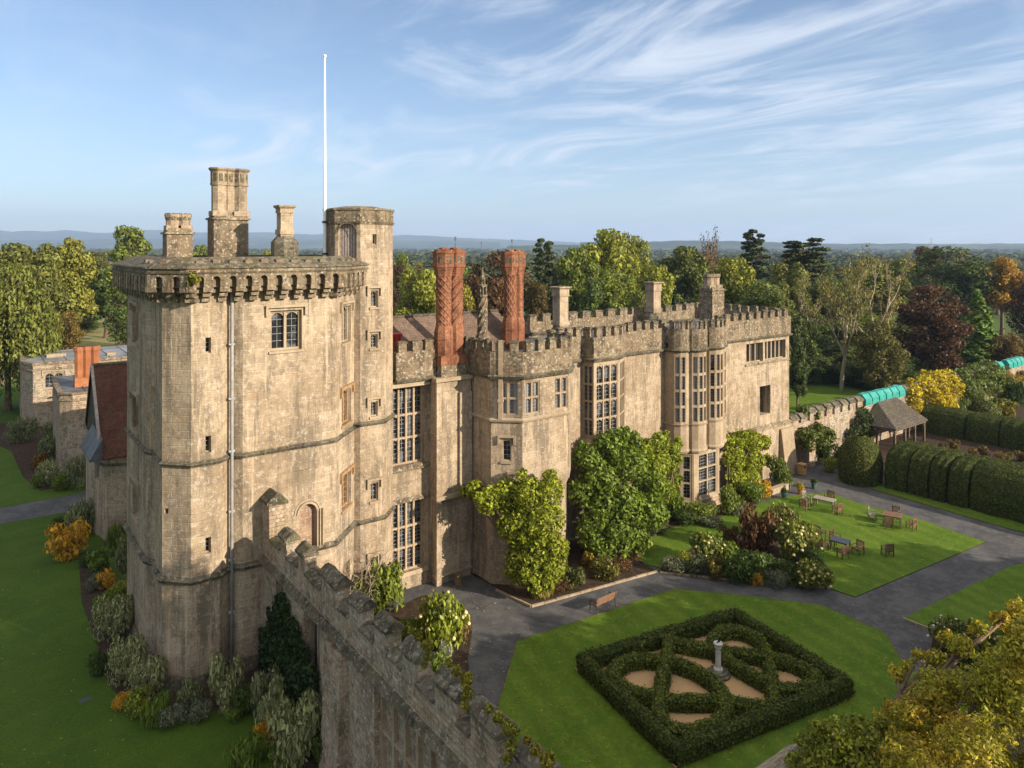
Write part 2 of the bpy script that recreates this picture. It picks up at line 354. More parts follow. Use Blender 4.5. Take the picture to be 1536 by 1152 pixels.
def simple(name, c, rough=.6, var=.25, scale=3., spec=.3, metal=0., bump=.2):
    t = NT(name); P = t.pos(); n = t.noise(P, scale, 5, .65)
    cc = t.mix(t.rng(n, .3, .7, 0, 1), tuple(x * (1 - var) for x in c), tuple(min(1, x * (1 + var)) for x in c))
    t.p.inputs['Metallic'].default_value = metal; t.bump(n, bump, .02); return t.done(cc, rough, spec)
t = NT('glass'); P = t.pos(); n = t.noise(P, 1.1, 3, .6)
t.done(t.mix(t.rng(n, .48, .62), (.012, .013, .016), (.115, .118, .125)), t.rng(n, .3, .7, .06, .18), .6)
nb = t.noise(P, 2.5, 2); t.bump(nb, .25, .03)
t = NT('curtained_glass'); P = t.pos(); n = t.noise(t.map(P, (3, 3, .1)), 2.2, 3, .6)
t.done(t.mix(t.rng(n, .4, .6), (.10, .10, .11), (.30, .29, .28)), .12, .6)
simple('lead_bar', (.22, .22, .215), .6, .15)
simple('slot_stone', (.16, .125, .085), .95, .3, 3, .1)
simple('dark_room', (.03, .026, .022), .9, .2)
simple('lead_sheet', (.085, .087, .095), .65, .4, .7, .3)
simple('lead_roof', (.17, .175, .185), .55, .4, .35, .4)
simple('old_timber', (.30, .245, .21), .85, .3, 6)
simple('oak', (.27, .165, .08), .75, .3, 5)
simple('teak', (.155, .085, .048), .6, .3, 7)
simple('dark_teak', (.095, .05, .032), .5, .3, 7)
simple('silver_teak', (.25, .212, .175), .75, .25, 7)
simple('blue_top', (.032, .034, .046), .35, .2, 4, .5)
simple('white_paint', (.78, .78, .76), .45, .06, 2)
simple('iron', (.025, .025, .027), .45, .3, 5, .5)
simple('grey_pipe', (.29, .29, .285), .5, .2, 2)
simple('red_paint', (.42, .035, .03), .5, .2, 3)
simple('terracotta', (.42, .17, .085), .8, .2, 5)
simple('green_pot', (.05, .10, .085), .5, .25, 5)
simple('pale_stone', (.44, .42, .38), .9, .25, 8, .2, 0, .5)
simple('turquoise_sheet', (.022, .235, .20), .42, .25, 2.5, .45, 0, .6)
simple('barge_white', (.42, .40, .37), .6, .12, 2)
simple('bin_wood', (.36, .21, .09), .7, .25, 6)
simple('soil', (.045, .030, .020), .95, .4, 3, .1, 0, .8)
simple('bark', (.12, .085, .055), .95, .35, 4, .1, 0, .9)
simple('pale_bark', (.30, .245, .175), .95, .3, 3, .1, 0, .9)
simple('flower_cream', (.52, .43, .20), .8, .25, 9)
simple('flower_pink', (.50, .30, .20), .8, .3, 9)
simple('flower_white', (.58, .56, .48), .8, .1, 9)

def grass(name, a, b, dry, dryk, stripe=None):
    t = NT(name); P = t.pos(); n1 = t.noise(P, .35, 5, .6); n2 = t.noise(P, 3.2, 5, .7); n3 = t.noise(P, 8, 6, .8)
    c = t.mix(t.rng(n1, .42, .58), a, b); c = t.mix(t.ma('MULTIPLY', t.rng(n2, .47, .62), dryk), c, dry)
    c = t.mix(t.rng(n3, .42, .62, 0, .5), c, tuple(x * .45 for x in a))
    if stripe:
        w = t.n('ShaderNodeTexWave'); w.inputs['Scale'].default_value = stripe[1]; w.inputs['Distortion'].default_value = .5
        t.l(t.map(P, (1, 1, 1), (0, 0, R(stripe[0]))), w.inputs['Vector']); c = t.mix(t.ma('MULTIPLY', w.outputs['Fac'], .38), c, (.045, .085, .006))
    t.bump(t.ma('ADD', n3, t.ma('MULTIPLY', n2, .5)), .9, .05); return t.done(c, .9, .12)
grass('lawn_grass', (.075, .142, .010), (.105, .172, .014), (.16, .185, .028), .65, (12, .22))
grass('shade_toned_grass', (.046, .092, .007), (.064, .112, .009), (.09, .12, .014), .5, (78, .20))  # darker copy of the lawn grass; west lawns' shade is put into its colour
grass('meadow_grass', (.22, .20, .075), (.27, .235, .095), (.15, .17, .055), .5)
t = NT('asphalt'); P = t.pos(); n1 = t.noise(P, .45, 6, .7); n2 = t.noise(P, 1.6, 6, .75); n3 = t.noise(P, 22, 4, .8)
c = t.mix(t.rng(n1, .42, .6), (.040, .040, .043), (.078, .075, .075)); c = t.mix(t.rng(n2, .48, .64, 0, .55), c, (.115, .108, .098)); c = t.mix(t.rng(n3, .45, .62, 0, .5), c, (.15, .145, .14))
t.bump(n3, .5, .02); t.done(c, .88, .2)
t = NT('gravel'); P = t.pos(); n3 = t.noise(P, 40, 4, .8); n1 = t.noise(P, 1.2, 4)
t.bump(n3, .8, .03); t.done(t.mix(t.rng(n3, .3, .7), t.mix(t.rng(n1, .3, .7), (.36, .20, .085), (.43, .255, .115)), (.50, .34, .18)), .95, .1)
# open country: a patchwork of pasture, stubble and dark copses
t = NT('country'); P = t.pos()
vo = t.n('ShaderNodeTexVoronoi'); vo.inputs['Scale'].default_value = .0045; t.l(P, vo.inputs['Vector'])
sp = t.n('ShaderNodeSeparateColor'); t.l(vo.outputs['Color'], sp.inputs[0])
n1 = t.noise(P, .0012, 4); n2 = t.noise(P, .02, 6, .7); n3 = t.noise(P, .4, 5, .7)
c = t.mix(t.rng(sp.outputs[0], .2, .8), (.060, .095, .028), (.115, .135, .045)); c = t.mix(t.rng(sp.outputs[1], .72, .8), c, (.20, .17, .085))
c = t.mix(t.rng(n2, .5, .62, 0, .8), c, (.035, .052, .02)); c = t.mix(t.rng(n3, .35, .7, 0, .35), c, (.05, .08, .02))
t.done(c, .95, .05)
t = NT('far_hill'); P = t.pos(); n1 = t.noise(P, .0018, 6, .7); n2 = t.noise(P, .008, 6, .7)
t.done(t.mix(t.rng(n1, .42, .6), (.028, .042, .02), t.mix(t.rng(n2, .4, .6), (.085, .11, .04), (.04, .06, .024))), .95, .05)

def foliage(name, trans=.28, var=.55, yellow=(1.25, 1.15, .7), rough=.6):
    """leaf colour = the object's own colour, varied from leaf to leaf"""
    t = NT(name); oi = t.n('ShaderNodeObjectInfo'); g = t.n('ShaderNodeNewGeometry'); ri = g.outputs['Random Per Island']
    cl = t.noise(g.outputs['Position'], .45, 3, .6)
    c = t.mix(t.rng(ri, 0, 1, 0, 1), t.mix(1., oi.outputs['Color'], tuple([1 - var] * 3), 'MULTIPLY'), t.mix(1., oi.outputs['Color'], tuple([1 + var] * 3), 'MULTIPLY'))
    c = t.mix(t.rng(cl, .42, .66, 0, .75), t.mix(1., c, (1.12, 1.02, .62), 'MULTIPLY'), t.mix(1., c, yellow, 'MULTIPLY'))
    t.done(c, rough, .25)
    tr = t.n('ShaderNodeBsdfTranslucent'); t.l(t.mix(1., c, (1.25, 1.25, .7), 'MULTIPLY'), tr.inputs[0])
    mx = t.n('ShaderNodeMixShader'); mx.inputs[0].default_value = trans; t.l(t.p.outputs[0], mx.inputs[1]); t.l(tr.outputs[0], mx.inputs[2]); t.l(mx.outputs[0], t.out.inputs[0])
foliage('leaf'); foliage('autumn_leaf', .3, .5, (1.45, .85, .5)); foliage('needle', .08, .5, (1.15, 1.1, .8), .75); foliage('hedge_leaf', .12, .5, (1.2, 1.12, .7), .7)

# ================================================================ THE GREAT CORNER TOWER
TP = [(7.66, 39.45), (8.75, 38.3), (10.1, 38.25), (10.75, 38.85), (11.3, 38.45), (16.36, 38.45), (18.85, 40.95), (18.85, 46.6), (16.5, 48.9), (8.1, 48.9), (7.45, 48.25), (7.45, 42.4), (7.88, 41.4), (7.66, 41.15)]
tower = thing('castle_tower', 'tall sandstone corner tower with corbelled parapet, chimneys and a door turret above its roof', 'tower', (13, 43.5, 0))
w = MB(); n = len(TP); wins = []
south_w = (1.45, 3.15, 16.5, 18.65, .4)
slits = [(1.0, 1.36, 16.72, 17.5, .35), (1.2, 1.56, 11.72, 12.55, .35), (1.22, 1.52, 6.65, 7.45, .35)]
OPS = {1: [(.66, .94, v0, v1, .35) for (_, _, v0, v1, _) in slits], 4: [south_w, (3.0, 3.95, 5.3, 8.0, .28)],
       5: [(1.0, 2.5, 16.5, 18.6, .4), (1.0, 2.5, 11.75, 13.7, .4), (1.0, 2.5, 6.85, 8.8, .4), (1.2, 2.3, 0.0, 3.6, .4)],
       10: [(1.75, 3.65, 16.6, 18.7, .4), (1.75, 3.65, 11.7, 13.6, .4), (1.85, 3.75, 6.75, 8.7, .4)], 0: [(.12, .34, 8.7, 8.98, .3)]}
for i in range(n):
    w.wall(TP[i], TP[(i + 1) % n], -.4, 20.4, OPS.get(i, ()))
# blind brick niche filling and the small dark putlog hole
w.build('wall', [M['ashlar']], tower)
for o in OPS[10]: window(tower, TP[10], TP[11], *o[:4], n=2, tiers=(1,), dep=.4, hood=True, bars=(1, 5))
window(tower, TP[4], TP[5], *south_w[:4], n=2, tiers=(1,), dep=.4, hood=True, bars=(1, 4), fw=.12)
for o in OPS[5][:3]: window(tower, TP[5], TP[6], *o[:4], n=2, tiers=(1,), dep=.4, hood=True, bars=(1, 5), mats=(M['oak'], M['glass'], M['lead_bar']) if o[2] < 14 else None)
for o in OPS[1]: window(tower, TP[1], TP[2], *o[:4], n=1, tiers=(1,), dep=.35, bars=(0, 2), fw=.05)
def panel(parent, name, mat, a, b, u0, u1, v0, v1, dep, m2=None):
    L = math.dist(a, b); d = ((b[0] - a[0]) / L, (b[1] - a[1]) / L); nn = (d[1], -d[0]); mb = MB()
    T = lambda u, v, k: (a[0] + d[0] * u + nn[0] * k, a[1] + d[1] * u + nn[1] * k, v)
    mb.quad(T(u0, v0, -dep + .02), T(u1, v0, -dep + .02), T(u1, v1, -dep + .02), T(u0, v1, -dep + .02))
    return mb.build(name, [mat], parent)
panel(tower, 'niche', M['brick_niche'], TP[4], TP[5], 3.0, 3.95, 5.3, 8.0, .28)
panel(tower, 'door', M['oak'], TP[5], TP[6], 1.2, 2.3, 0, 3.6, .4)
panel(tower, 'vent', M['dark_room'], TP[0], TP[1], .12, .34, 8.7, 8.98, .3)
# moulded arch over the blind niche
mb = MB()
for k in range(9):
    t0, t1 = math.pi * k / 9, math.pi * (k + 1) / 9; cx, cy = 11.3 + 3.475, 7.5
    for r0, r1, y in ((.50, .62, 38.36), (.66, .76, 38.40)):
        P = [(cx - r0 * math.cos(t0), cy + r0 * math.sin(t0)), (cx - r1 * math.cos(t0), cy + r1 * math.sin(t0)), (cx - r1 * math.cos(t1), cy + r1 * math.sin(t1)), (cx - r0 * math.cos(t1), cy + r0 * math.sin(t1))]
        mb.add([(x, y, z) for x, z in P] + [(x, 38.46, z) for x, z in P], [(0, 1, 2, 3), (0, 4, 5, 1), (1, 5, 6, 2), (2, 6, 7, 3), (3, 7, 4, 0)])
for x in (15.28, 15.44, 15.60): mb.box(x, x + .07, 38.34, 38.47, 5.4, 7.6)
mb.box(14.2, 15.7, 38.3, 38.47, 5.1, 5.3); mb.build('arch_moulding', [M['trim']], tower)
SP = TP[:3] + TP[4:]                                        # string courses follow the walls
for z, h, o in ((5.28, .34, .24), (11.1, .26, .18)):
    mb = MB(); ring(mb, TP, -.05, o * .5, z, z + h * .55, 0, None, o); ring(mb, TP, -.05, o, z + h * .55, z + h, 0, None, .03); mb.build('string_course', [M['weathered']], tower)
mb = MB(); ring(mb, TP, -.05, .28, -.4, .7, 0, None, .16); mb.build('plinth', [M['weathered']], tower)
# corbelled parapet with machicolation arches
PP = [(7.62, 39.5), (8.75, 38.36), (16.36, 38.45), (18.85, 40.95), (18.85, 46.6), (16.5, 48.9), (8.1, 48.9), (7.45, 48.25), (7.5, 41.5)]
OUT = .72; A = offset(PP, OUT); mb = MB(); zb, zs, zt = 20.06, 20.84, 20.98
for i in range(len(A)):
    a, b = A[i], A[(i + 1) % len(A)]; L = math.dist(a, b); k = max(1, round((L - .35) / .76)); wd = (L - .35) / k
    d = ((b[0] - a[0]) / L, (b[1] - a[1]) / L); nn = (d[1], -d[0]); ang = math.atan2(d[1], d[0])
    ops = [(.175 + wd * q + wd * .27, .175 + wd * q + wd * .73, zb, zs - .24, .30) for q in range(k)]
    mb.wall(a, b, zb, zt, ops, .30, 0)
    T = lambda u, v, o: (a[0] + d[0] * u + nn[0] * o, a[1] + d[1] * u + nn[1] * o, v)
    for q in range(k):                                      # round heads and dark backs of the slots
        u0, u1 = ops[q][0], ops[q][1]; r = (u1 - u0) / 2; zc = zs - .24
        arc = [(u0 + r - r * math.cos(math.pi * s / 6), zc - r * .9 + r * .9 * math.sin(math.pi * s / 6)) for s in range(7)]
        for half in (arc[:4] + [(u0, zc)], arc[3:] + [(u1, zc)]):
            mb.add([T(u, v, -.004) for u, v in half], [tuple(range(len(half)))], 0)
        mb.quad(T(u0, zb - .3, -.31), T(u1, zb - .3, -.31), T(u1, zc, -.31), T(u0, zc, -.31), 2); pass
    for q in range(k + 1):                                  # three-stepped corbels under each pier
        u = .175 + wd * q; cw = wd * .60
        for (z0, z1, o) in ((19.82, 20.07, OUT), (19.57, 19.82, OUT * .68), (19.3, 19.57, OUT * .36)):
            c = T(u, 0, -OUT + o / 2 - .1); mb.obox(c[0], c[1], ang, cw * (1 if o > .6 else .86), o + .2, z0, z1, 0)
ring(mb, PP, OUT - .05, OUT + .06, 20.74, 20.82, 1); ring(mb, PP, OUT - .4, OUT + .10, 20.98, 21.06, 1, None, OUT + .08)
ring(mb, PP, -.75, OUT + .06, 21.05, 21.54, 1, -.70, -.35)
ring(mb, PP, -.85, -.45, 20.4, 21.5, 1)
B = offset(PP, .12)
for i in (1, 2, 8, 0):                                      # gutter notches along the inner coping
    a, b = B[i], B[(i + 1) % len(B)]; L = math.dist(a, b); ang = math.atan2(b[1] - a[1], b[0] - a[0])
    for q in range(int(L / .8)):
        u = (q + .5) * .8; mb.obox(a[0] + (b[0] - a[0]) * u / L, a[1] + (b[1] - a[1]) * u / L, ang, .36, .5, 21.1, 21.37 + rs.uniform(-.03, .04), 2)
mb.build('parapet', [M['parapet_stone'], M['weathered'], M['slot_stone']], tower)
mb = MB(); mb.prism(offset(PP, -.3), 20.2, 20.75, bot=False); mb.build('roof', [M['lead_roof']], tower)
# down-pipe
mb = MB(); mb.path([(10.78, 38.45, 20.0), (10.78, 38.5, 18.9), (10.76, 38.5, .1)], [.085, .085, .085], 10)
for z in (17, 14.2, 11.5, 8.4, 5.9, 3.2): mb.obox(10.76, 38.52, 0, .3, .16, z, z + .09)
mb.build('drainpipe', [M['grey_pipe']], tower)
# stair turret
def octa(cx, cy, ap, rot=22.5): r = ap / math.cos(math.pi / 8); return [(cx + r * math.cos(R(rot + 45 * k)), cy + r * math.sin(R(rot + 45 * k))) for k in range(8)]
TX, TY, TA = 19.57, 42.25, 1.95
OC = octa(TX, TY, TA, -112.5 - 45)                          # OC[0]->OC[1] is the south-west face, OC[1]->OC[2] the south face
mb = MB()
tur_ops = {0: [(.22, 1.38, 20.9, 23.5, .22)], 1: [(.78, 1.06, 22.2, 22.85, .3), (.68, 1.14, 18.4, 19.4, .3), (.68, 1.14, 15.9, 16.75, .3), (.68, 1.14, 11.75, 12.65, .3), (.68, 1.16, 6.6, 7.7, .3), (.68, 1.16, 2.4, 3.2, .3)]}
for i in range(8): mb.wall(OC[i], OC[(i + 1) % 8], -.4, 23.75, tur_ops.get(i, ()), .3)
turret = mb.build('stair_turret', [M['ashlar']], tower)
mb = MB(); O8 = OC; ring(mb, O8, -.3, .05, 23.45, 23.6, 0, None, .12); ring(mb, O8, -.3, .03, 23.6, 24.3, 0); ring(mb, O8, -.6, .09, 24.3, 24.42, 0); mb.prism(offset(O8, .05), 24.42, 24.58, 0, P1=offset(O8, -.9)); mb.build('cap', [M['parapet_stone']], turret)
for k, o in enumerate(tur_ops[1]): window(turret, OC[1], OC[2], *o[:4], n=1, tiers=(1,), dep=.3, hood=k > 0, bars=(1, 3), fw=.06, single=True)
panel(turret, 'door', M['old_timber'], OC[0], OC[1], .22, 1.38, 20.9, 23.5, .22)
a, b = OC[0], OC[1]; L = math.dist(a, b); d = ((b[0] - a[0]) / L, (b[1] - a[1]) / L); nn = (d[1], -d[0]); mb = MB()
T = lambda u, v, k: (a[0] + d[0] * u + nn[0] * k, a[1] + d[1] * u + nn[1] * k, v)
arc = [(.8 - .58 * math.cos(math.pi * s / 10), 22.92 + .58 * math.sin(math.pi * s / 10)) for s in range(11)]
for half in (arc[:6] + [(.22, 23.51)], arc[5:] + [(1.38, 23.51)]): mb.add([T(u, v, -.05) for u, v in half], [tuple(range(len(half)))])
for s in range(10):
    (u0, v0), (u1, v1) = arc[s], arc[s + 1]; f = 1.16; g = lambda u, v: (.8 + (u - .8) * f, 22.92 + (v - 22.92) * f)
    mb.quad(T(u0, v0, .05), T(u1, v1, .05), T(*g(u1, v1), .05), T(*g(u0, v0), .05))
for k in range(1, 7): u = .22 + 1.16 * k / 7; mb.quad(T(u - .012, 21, -.19), T(u + .012, 21, -.19), T(u + .012, 23.5, -.19), T(u - .012, 23.5, -.19), 1)
mb.build('door_arch', [M['parapet_stone'], M['dark_room']], turret)
for z in (11.25, 5.35):
    mb = MB(); ring(mb, OC, -.05, .1, z, z + .14, 0, None, .2); ring(mb, OC, -.05, .2, z + .14, z + .26, 0, None, .03); mb.build('string_course', [M['weathered']], turret)
# chimneys on the tower roof
def stack(parent, cx, cy, lx, ly, z0, z1, shafts, sz, zs, zc, oct_base=False, square=False, flare=1.):
    mb = MB(); ang = 0.0
    if oct_base: mb.prism(octa(cx, cy, lx / 2), z0, z1 - .35, 0); mb.prism(octa(cx, cy, lx / 2), z1 - .35, z1, 0, P1=octa(cx, cy, sz * .62))
    else:
        mb.obox(cx, cy, ang, lx + .14, ly + .14, z0, z0 + .35); mb.obox(cx, cy, ang, lx, ly, z0 + .35, z1 - .12); mb.obox(cx, cy, ang, lx + .2, ly + .2, z1 - .12, z1)
        P = [(cx - lx / 2, cy - ly / 2), (cx + lx / 2, cy - ly / 2), (cx + lx / 2, cy + ly / 2), (cx - lx / 2, cy + ly / 2)]; mb.prism(P, z1, z1 + .25, P1=[(cx + (x - cx) * .8, cy + (y - cy) * .75) for x, y in P])
    base = mb.build('chimney', [M['parapet_stone'] if not oct_base else M['weathered']], parent)
    for (sx, sy) in shafts:
        m = MB(); x, y = cx + sx, cy + sy
        pl = (lambda r: [(x - r, y - r), (x + r, y - r), (x + r, y + r), (x - r, y + r)]) if square else (lambda r: octa(x, y, r))
        m.prism(pl(sz / 2), z1 - .1, zs, 0); m.obox(x, y, 0, sz * 1.2, sz * 1.2, z1 + .1, z1 + .4)
        if zc > zs:
            m.prism(pl(sz * .58), zs - .12, zs, 0, bot=True); m.prism(pl(sz * .56), zs, zc - .16, 0)
            for k in range(0 if square else 8):
                t = R(45 * k); m.obox(x + sz * .52 * 1.02 * math.cos(t), y + sz * .56 * math.sin(t), t + math.pi / 2, sz * .26, .05, zs + .12, zc - .3, 1)
            f_ = .56 + .16 * flare; m.prism(pl(sz * .58), zc - .16, zc - .05, 0, bot=True, P1=pl(sz * f_)); m.prism(pl(sz * f_), zc - .05, zc + .04, 0)
        m.prism(octa(x, y, sz * .3), zc + .041, zc + .05, 2)
        m.build('shaft', [M['ashlar'], M['weathered'], M['dark_room']], base)
    return base
stack(tower, 10.05, 47.3, 1.45, 1.2, 20.7, 22.95, [(-.3, 0), (.36, .0)], .68, 23.98, 24.0, flare=.3)
stack(tower, 12.75, 46.4, 2.05, 1.45, 20.7, 23.85, [(-.60, -.22), (.66, -.22), (.04, -.05), (.04, .45)], .80, 25.95, 26.85, flare=.8)
stack(tower, 15.0, 42.7, 1.45, 1.45, 20.7, 22.7, [(0, 0)], .72, 24.2, 24.5, oct_base=True, square=True)
fx, fy = 17.42, 42.5
mb = MB(); mb.path([(fx, fy, 20.7), (fx, fy, 24), (fx, fy, 33.7)], [.10, .095, .05], 10, 0); mb.lathe((fx, fy, 33.7), [(.05, 0), (.11, .06), (.11, .14), (.02, .2)], 8)
pole = mb.build('flagpole', [M['white_paint']], None, (fx, fy, 20.7))
tag(pole, 'tall white bare flagpole standing on the tower roof against the door turret', 'flagpole')
for z in (21.6, 23.55):
    mb = MB(); mb.obox(17.55, 42.5, 0, .3, .07, z, z + .1); mb.obox(17.42, 42.5, 0, .26, .26, z - .01, z + .11); mb.build('pole_bracket', [M['iron']], turret)

# ================================================================ THE SOUTH RANGE
rng_ = thing('castle_range', 'long battlemented sandstone range with tall bay windows facing the garden', 'castle wing', (43, 45, 0))
YW = 41.0
mb = MB()
A0, A1 = (21.4, 41.6), (24.3, 41.6); opsA = [(.12, 2.55, 7.95, 13.05, .5), (.12, 2.55, 1.0, 5.55, .5)]
mb.wall(A0, A1, -.4, 13.4, opsA, .5)
mb.quad((24.3, 41.6, -.4), (24.3, 41.0, -.4), (24.3, 41.0, 13.4), (24.3, 41.6, 13.4))
D0, D1 = (53.2, YW), (65.0, YW); opsD = [(4.8, 7.45, 11.2, 13.0, .6), (7.75, 11.2, 11.2, 13.0, .6), (6.9, 8.65, 6.05, 8.8, .9)]
mb.wall((24.3, YW), (46.4, YW), -.4, 13.4); mb.wall(D0, D1, -.4, 13.4, opsD); mb.wall((46.4, YW), D0, -.4, 13.4)
mb.wall(D1, (65, 52), -.4, 14.9); mb.wall((65, 52), (20, 52), -.4, 13.4); mb.wall((20, 52), (20, 44), -.4, 13.4)
mb.build('wall', [M['ashlar']], rng_)
for o in opsA: window(rng_, A0, A1, *o[:4], n=4, tiers=(1.05, 1, 1.2), dep=.5, bars=(1, 4), fw=.10, mats=(M['dressed'], M['glass'], M['lead_bar']))
for (w_, z0, z1, nm, mt) in ((.16, 7.6, 7.95, 'sill', 'parapet_stone'), (.2, 5.6, 5.85, 'string_course', 'parapet_stone'), (.1, .75, 1.0, 'sill', 'dressed'), (.3, 13.05, 13.4, 'cornice', 'trim')):
    mb = MB(); strip(mb, [A0, (24.2, 41.6)], -.05, w_, z0, z1, 0, .03); mb.build(nm, [M[mt]], rng_)
for o, nl in ((opsD[0], 3), (opsD[1], 5)): window(rng_, D0, D1, *o[:4], n=nl, tiers=(1,), dep=.45, arch=False, bars=(0, 0), fw=.08, mats=(M['dressed'], M['dark_room'], M['dark_room']))
panel(rng_, 'opening', M['weathered'], D0, D1, 6.9, 8.65, 6.05, 8.8, .9)
mb = MB(); strip(mb, [(53.2, YW), (65.0, YW), (65.0, 44)], -.05, .38, 4.7, 5.05, 0, .03); strip(mb, [(53.2, YW), (65.0, YW), (65, 44)], -.05, .30, -.4, 4.7, 1)
strip(mb, [(57.8, YW), (65.0, YW)], -.05, .14, 10.95, 11.15, 0, .03); mb.build('plinth', [M['parapet_stone'], M['ashlar']], rng_)
mb = MB(); mb.prism([(62.9, 39.9), (64.9, 39.9), (64.9, 40.75), (62.9, 40.75)], -.3, 4.4, 0, P1=[(62.9, 40.5), (64.9, 40.5), (64.9, 40.75), (62.9, 40.75)]); mb.build('buttress', [M['dressed']], rng_)
# chimney breast, pilaster and corner strip
mb = MB(); mb.box(24.28, 26.0, 40.72, 41.0, -.4, 13.25); mb.box(26.0, 26.98, 40.52, 40.99, 5.8, 12.4); mb.box(26.0, 26.98, 40.70, 40.99, -.4, 5.8); mb.box(26.0, 26.98, 40.70, 40.99, 12.4, 13.25)
mb.box(24.2, 24.58, 40.5, 40.74, -.4, 13.2); mb.box(24.15, 27.0, 40.46, 41.0, 13.25, 13.5, 1); mb.box(24.15, 27.0, 40.42, 40.99, 5.55, 5.8, 1); mb.box(24.15, 27.0, 40.55, 40.98, .5, .62, 1)
mb.prism([(24.7, 40.75), (26.6, 40.75), (26.6, 42.0), (24.7, 42.0)], 13.5, 14.85, 2)
mb.build('chimney_breast', [M['ashlar'], M['trim'], M['parapet_stone']], rng_)
# parapets of the plain walls
def parapet(parent, P, z0=13.55, zc=15.3, zm=15.95, out=.12, pitch=.95, strz=13.35, end=None):
    m = MB(); strip(m, P, -.3, .22, strz, strz + .16, 1, .30); strip(m, P, -.3, .30, strz + .16, strz + .24, 1, .14); crenels(m, P, out, strz + .2, zc, zm, .4, pitch, .58, 0, 1)
    return m.build('parapet', [M['parapet_stone'], M['weathered']], parent)
parapet(rng_, [(21.7, 41.45), (24.65, 41.45)], pitch=1.15)
parapet(rng_, [(26.65, YW), (27.2, YW)], pitch=.9); parapet(rng_, [(33.9, YW), (37.35, YW)]); parapet(rng_, [(42.0, YW), (47.0, YW)], pitch=1.1)
parapet(rng_, [(53.4, YW), (65.0, YW), (65.0, 52), (62, 52)], pitch=1.12)
parapet(rng_, [(30.0, 49.0), (60.3, 49.0)], 14.6, 15.6, 16.2, .1, 1.6, 14.5)
mb = MB(); mb.box(30, 60.3, 49.0, 49.4, 13.2, 14.6); mb.build('wall', [M['parapet_stone']], rng_)
# roofs
mb = MB(); mb.quad((27, 41.2, 14.2), (65, 41.2, 14.2), (65, 52, 14.3), (27, 52, 14.3)); mb.quad((20, 41.6, 13.6), (27, 41.6, 13.6), (27, 43.0, 13.6), (20, 43.0, 13.6)); mb.build('roof', [M['lead_roof']], rng_)
mb = MB(); P = [(20.5, 42.9, 13.3), (34.0, 42.9, 13.3), (34.0, 47.4, 16.95), (20.5, 47.4, 16.95)]; mb.quad(*P); mb.quad((20.5, 47.4, 16.95), (34, 47.4, 16.95), (34, 52, 13.3), (20.5, 52, 13.3)); mb.quad((34, 42.9, 13.3), (34, 52, 13.3), (34, 47.4, 16.95), (34, 47.4, 16.9))
for k in range(23): mb.tube((20.5 + .59 * k, 47.4, 16.95), (20.5 + .59 * k + .57, 47.4, 16.95), .12, .13, 6, 1)
mb.build('tiled_roof', [M['roof_tile_brown'], M['roof_slate_stone']], rng_)
mb = MB(); x, y, z = 23.7, 45.2, 15.1; mb.obox(x, y, 0, .62, .5, z - .3, z + .85); mb.obox(x, y, 0, .72, .6, z + .85, z + .95); mb.obox(x + .18, y - .3, 0, .08, .12, z, z + .8); mb.obox(x - .18, y - .3, 0, .08, .12, z, z + .8); mb.build('roof_vent', [M['red_paint']], rng_)
# --- bays
def bay(P, z0, z1, ops, mat='ashlar', top=True, par=None, ptc=.9):
    m = MB()
    for i in range(len(P) - 1): m.wall(P[i], P[i + 1], z0, z1, ops.get(i, ()), .3)
    o = m.build('bay_window', [M[mat]], rng_)
    return o
B1 = [(27.1, 41.02), (27.1, 38.5), (28.6, 37.1), (32.6, 37.1), (34.0, 38.5), (34.0, 41.02)]
o1 = {1: [(.45, 1.75, 11.15, 13.3, .25), (.72, 1.33, 8.15, 9.55, .25)], 2: [(.2, 1.42, 11.15, 13.3, .25), (2.72, 3.86, 11.15, 13.3, .25)]}
bw1 = bay(B1, 6.35, 13.55, o1)
for i, ops in o1.items():
    for q, o in enumerate(ops): window(bw1, B1[i], B1[i + 1], *o[:4], n=2 if q != 1 or i == 2 else 1, tiers=(1, 1) if o[2] > 10 else (1,), dep=.25, arch=o[2] > 10, bars=(1, 3), single=True, hood=o[2] < 10, fw=.08, mats=(M['trim'], M['curtained_glass'] if o[2] > 10 else M['glass'], M['lead_bar']))
B1l = [(27.35, 41.02), (27.35, 38.7), (28.75, 37.45), (32.45, 37.45), (33.75, 38.7), (33.75, 41.02)]
mb = MB()
for i in range(5): mb.wall(B1l[i], B1l[i + 1], -.4, 6.0)
mb.build('bay_base', [M['ashlar']], bw1); mb = MB()
for z, o in ((5.75, .06), (5.95, .16), (6.15, .24)): strip(mb, B1l, -.1, o, z, z + .2, 0, o + .06)
mb.build('corbel', [M['trim']], bw1)
mb = MB(); strip(mb, B1, -.1, .14, 10.72, 10.86, 0, .2); strip(mb, B1, -.1, .2, 10.86, 10.96, 0, .03); mb.build('string_course', [M['trim']], bw1)
mb = MB(); strip(mb, B1l, -.1, .16, -.4, .9, 0, .08); mb.build('plinth', [M['ashlar']], bw1)
mb = MB(); mb.obox(27.55, 38.05, R(-43), .28, .34, 10.9, 16.0, 0); mb.obox(27.55, 38.05, R(-43), .36, .42, 12.0, 12.2, 0); mb.build('corner_strip', [M['dressed']], bw1)
mb = MB(); crenels(mb, B1, .12, 13.75, 15.25, 15.95, .4, .93, .56, 0, 1); strip(mb, B1, -.3, .2, 13.5, 13.7, 1, .32); strip(mb, B1, -.3, .32, 13.7, 13.8, 1, .12); mb.build('parapet', [M['parapet_stone'], M['weathered']], bw1)
mb = MB(); mb.prism(B1, 14.0, 14.25); mb.build('roof', [M['lead_roof']], bw1)
B2 = [(37.35, 41.02), (37.62, 40.0), (40.4, 40.0), (42.0, 41.02)]
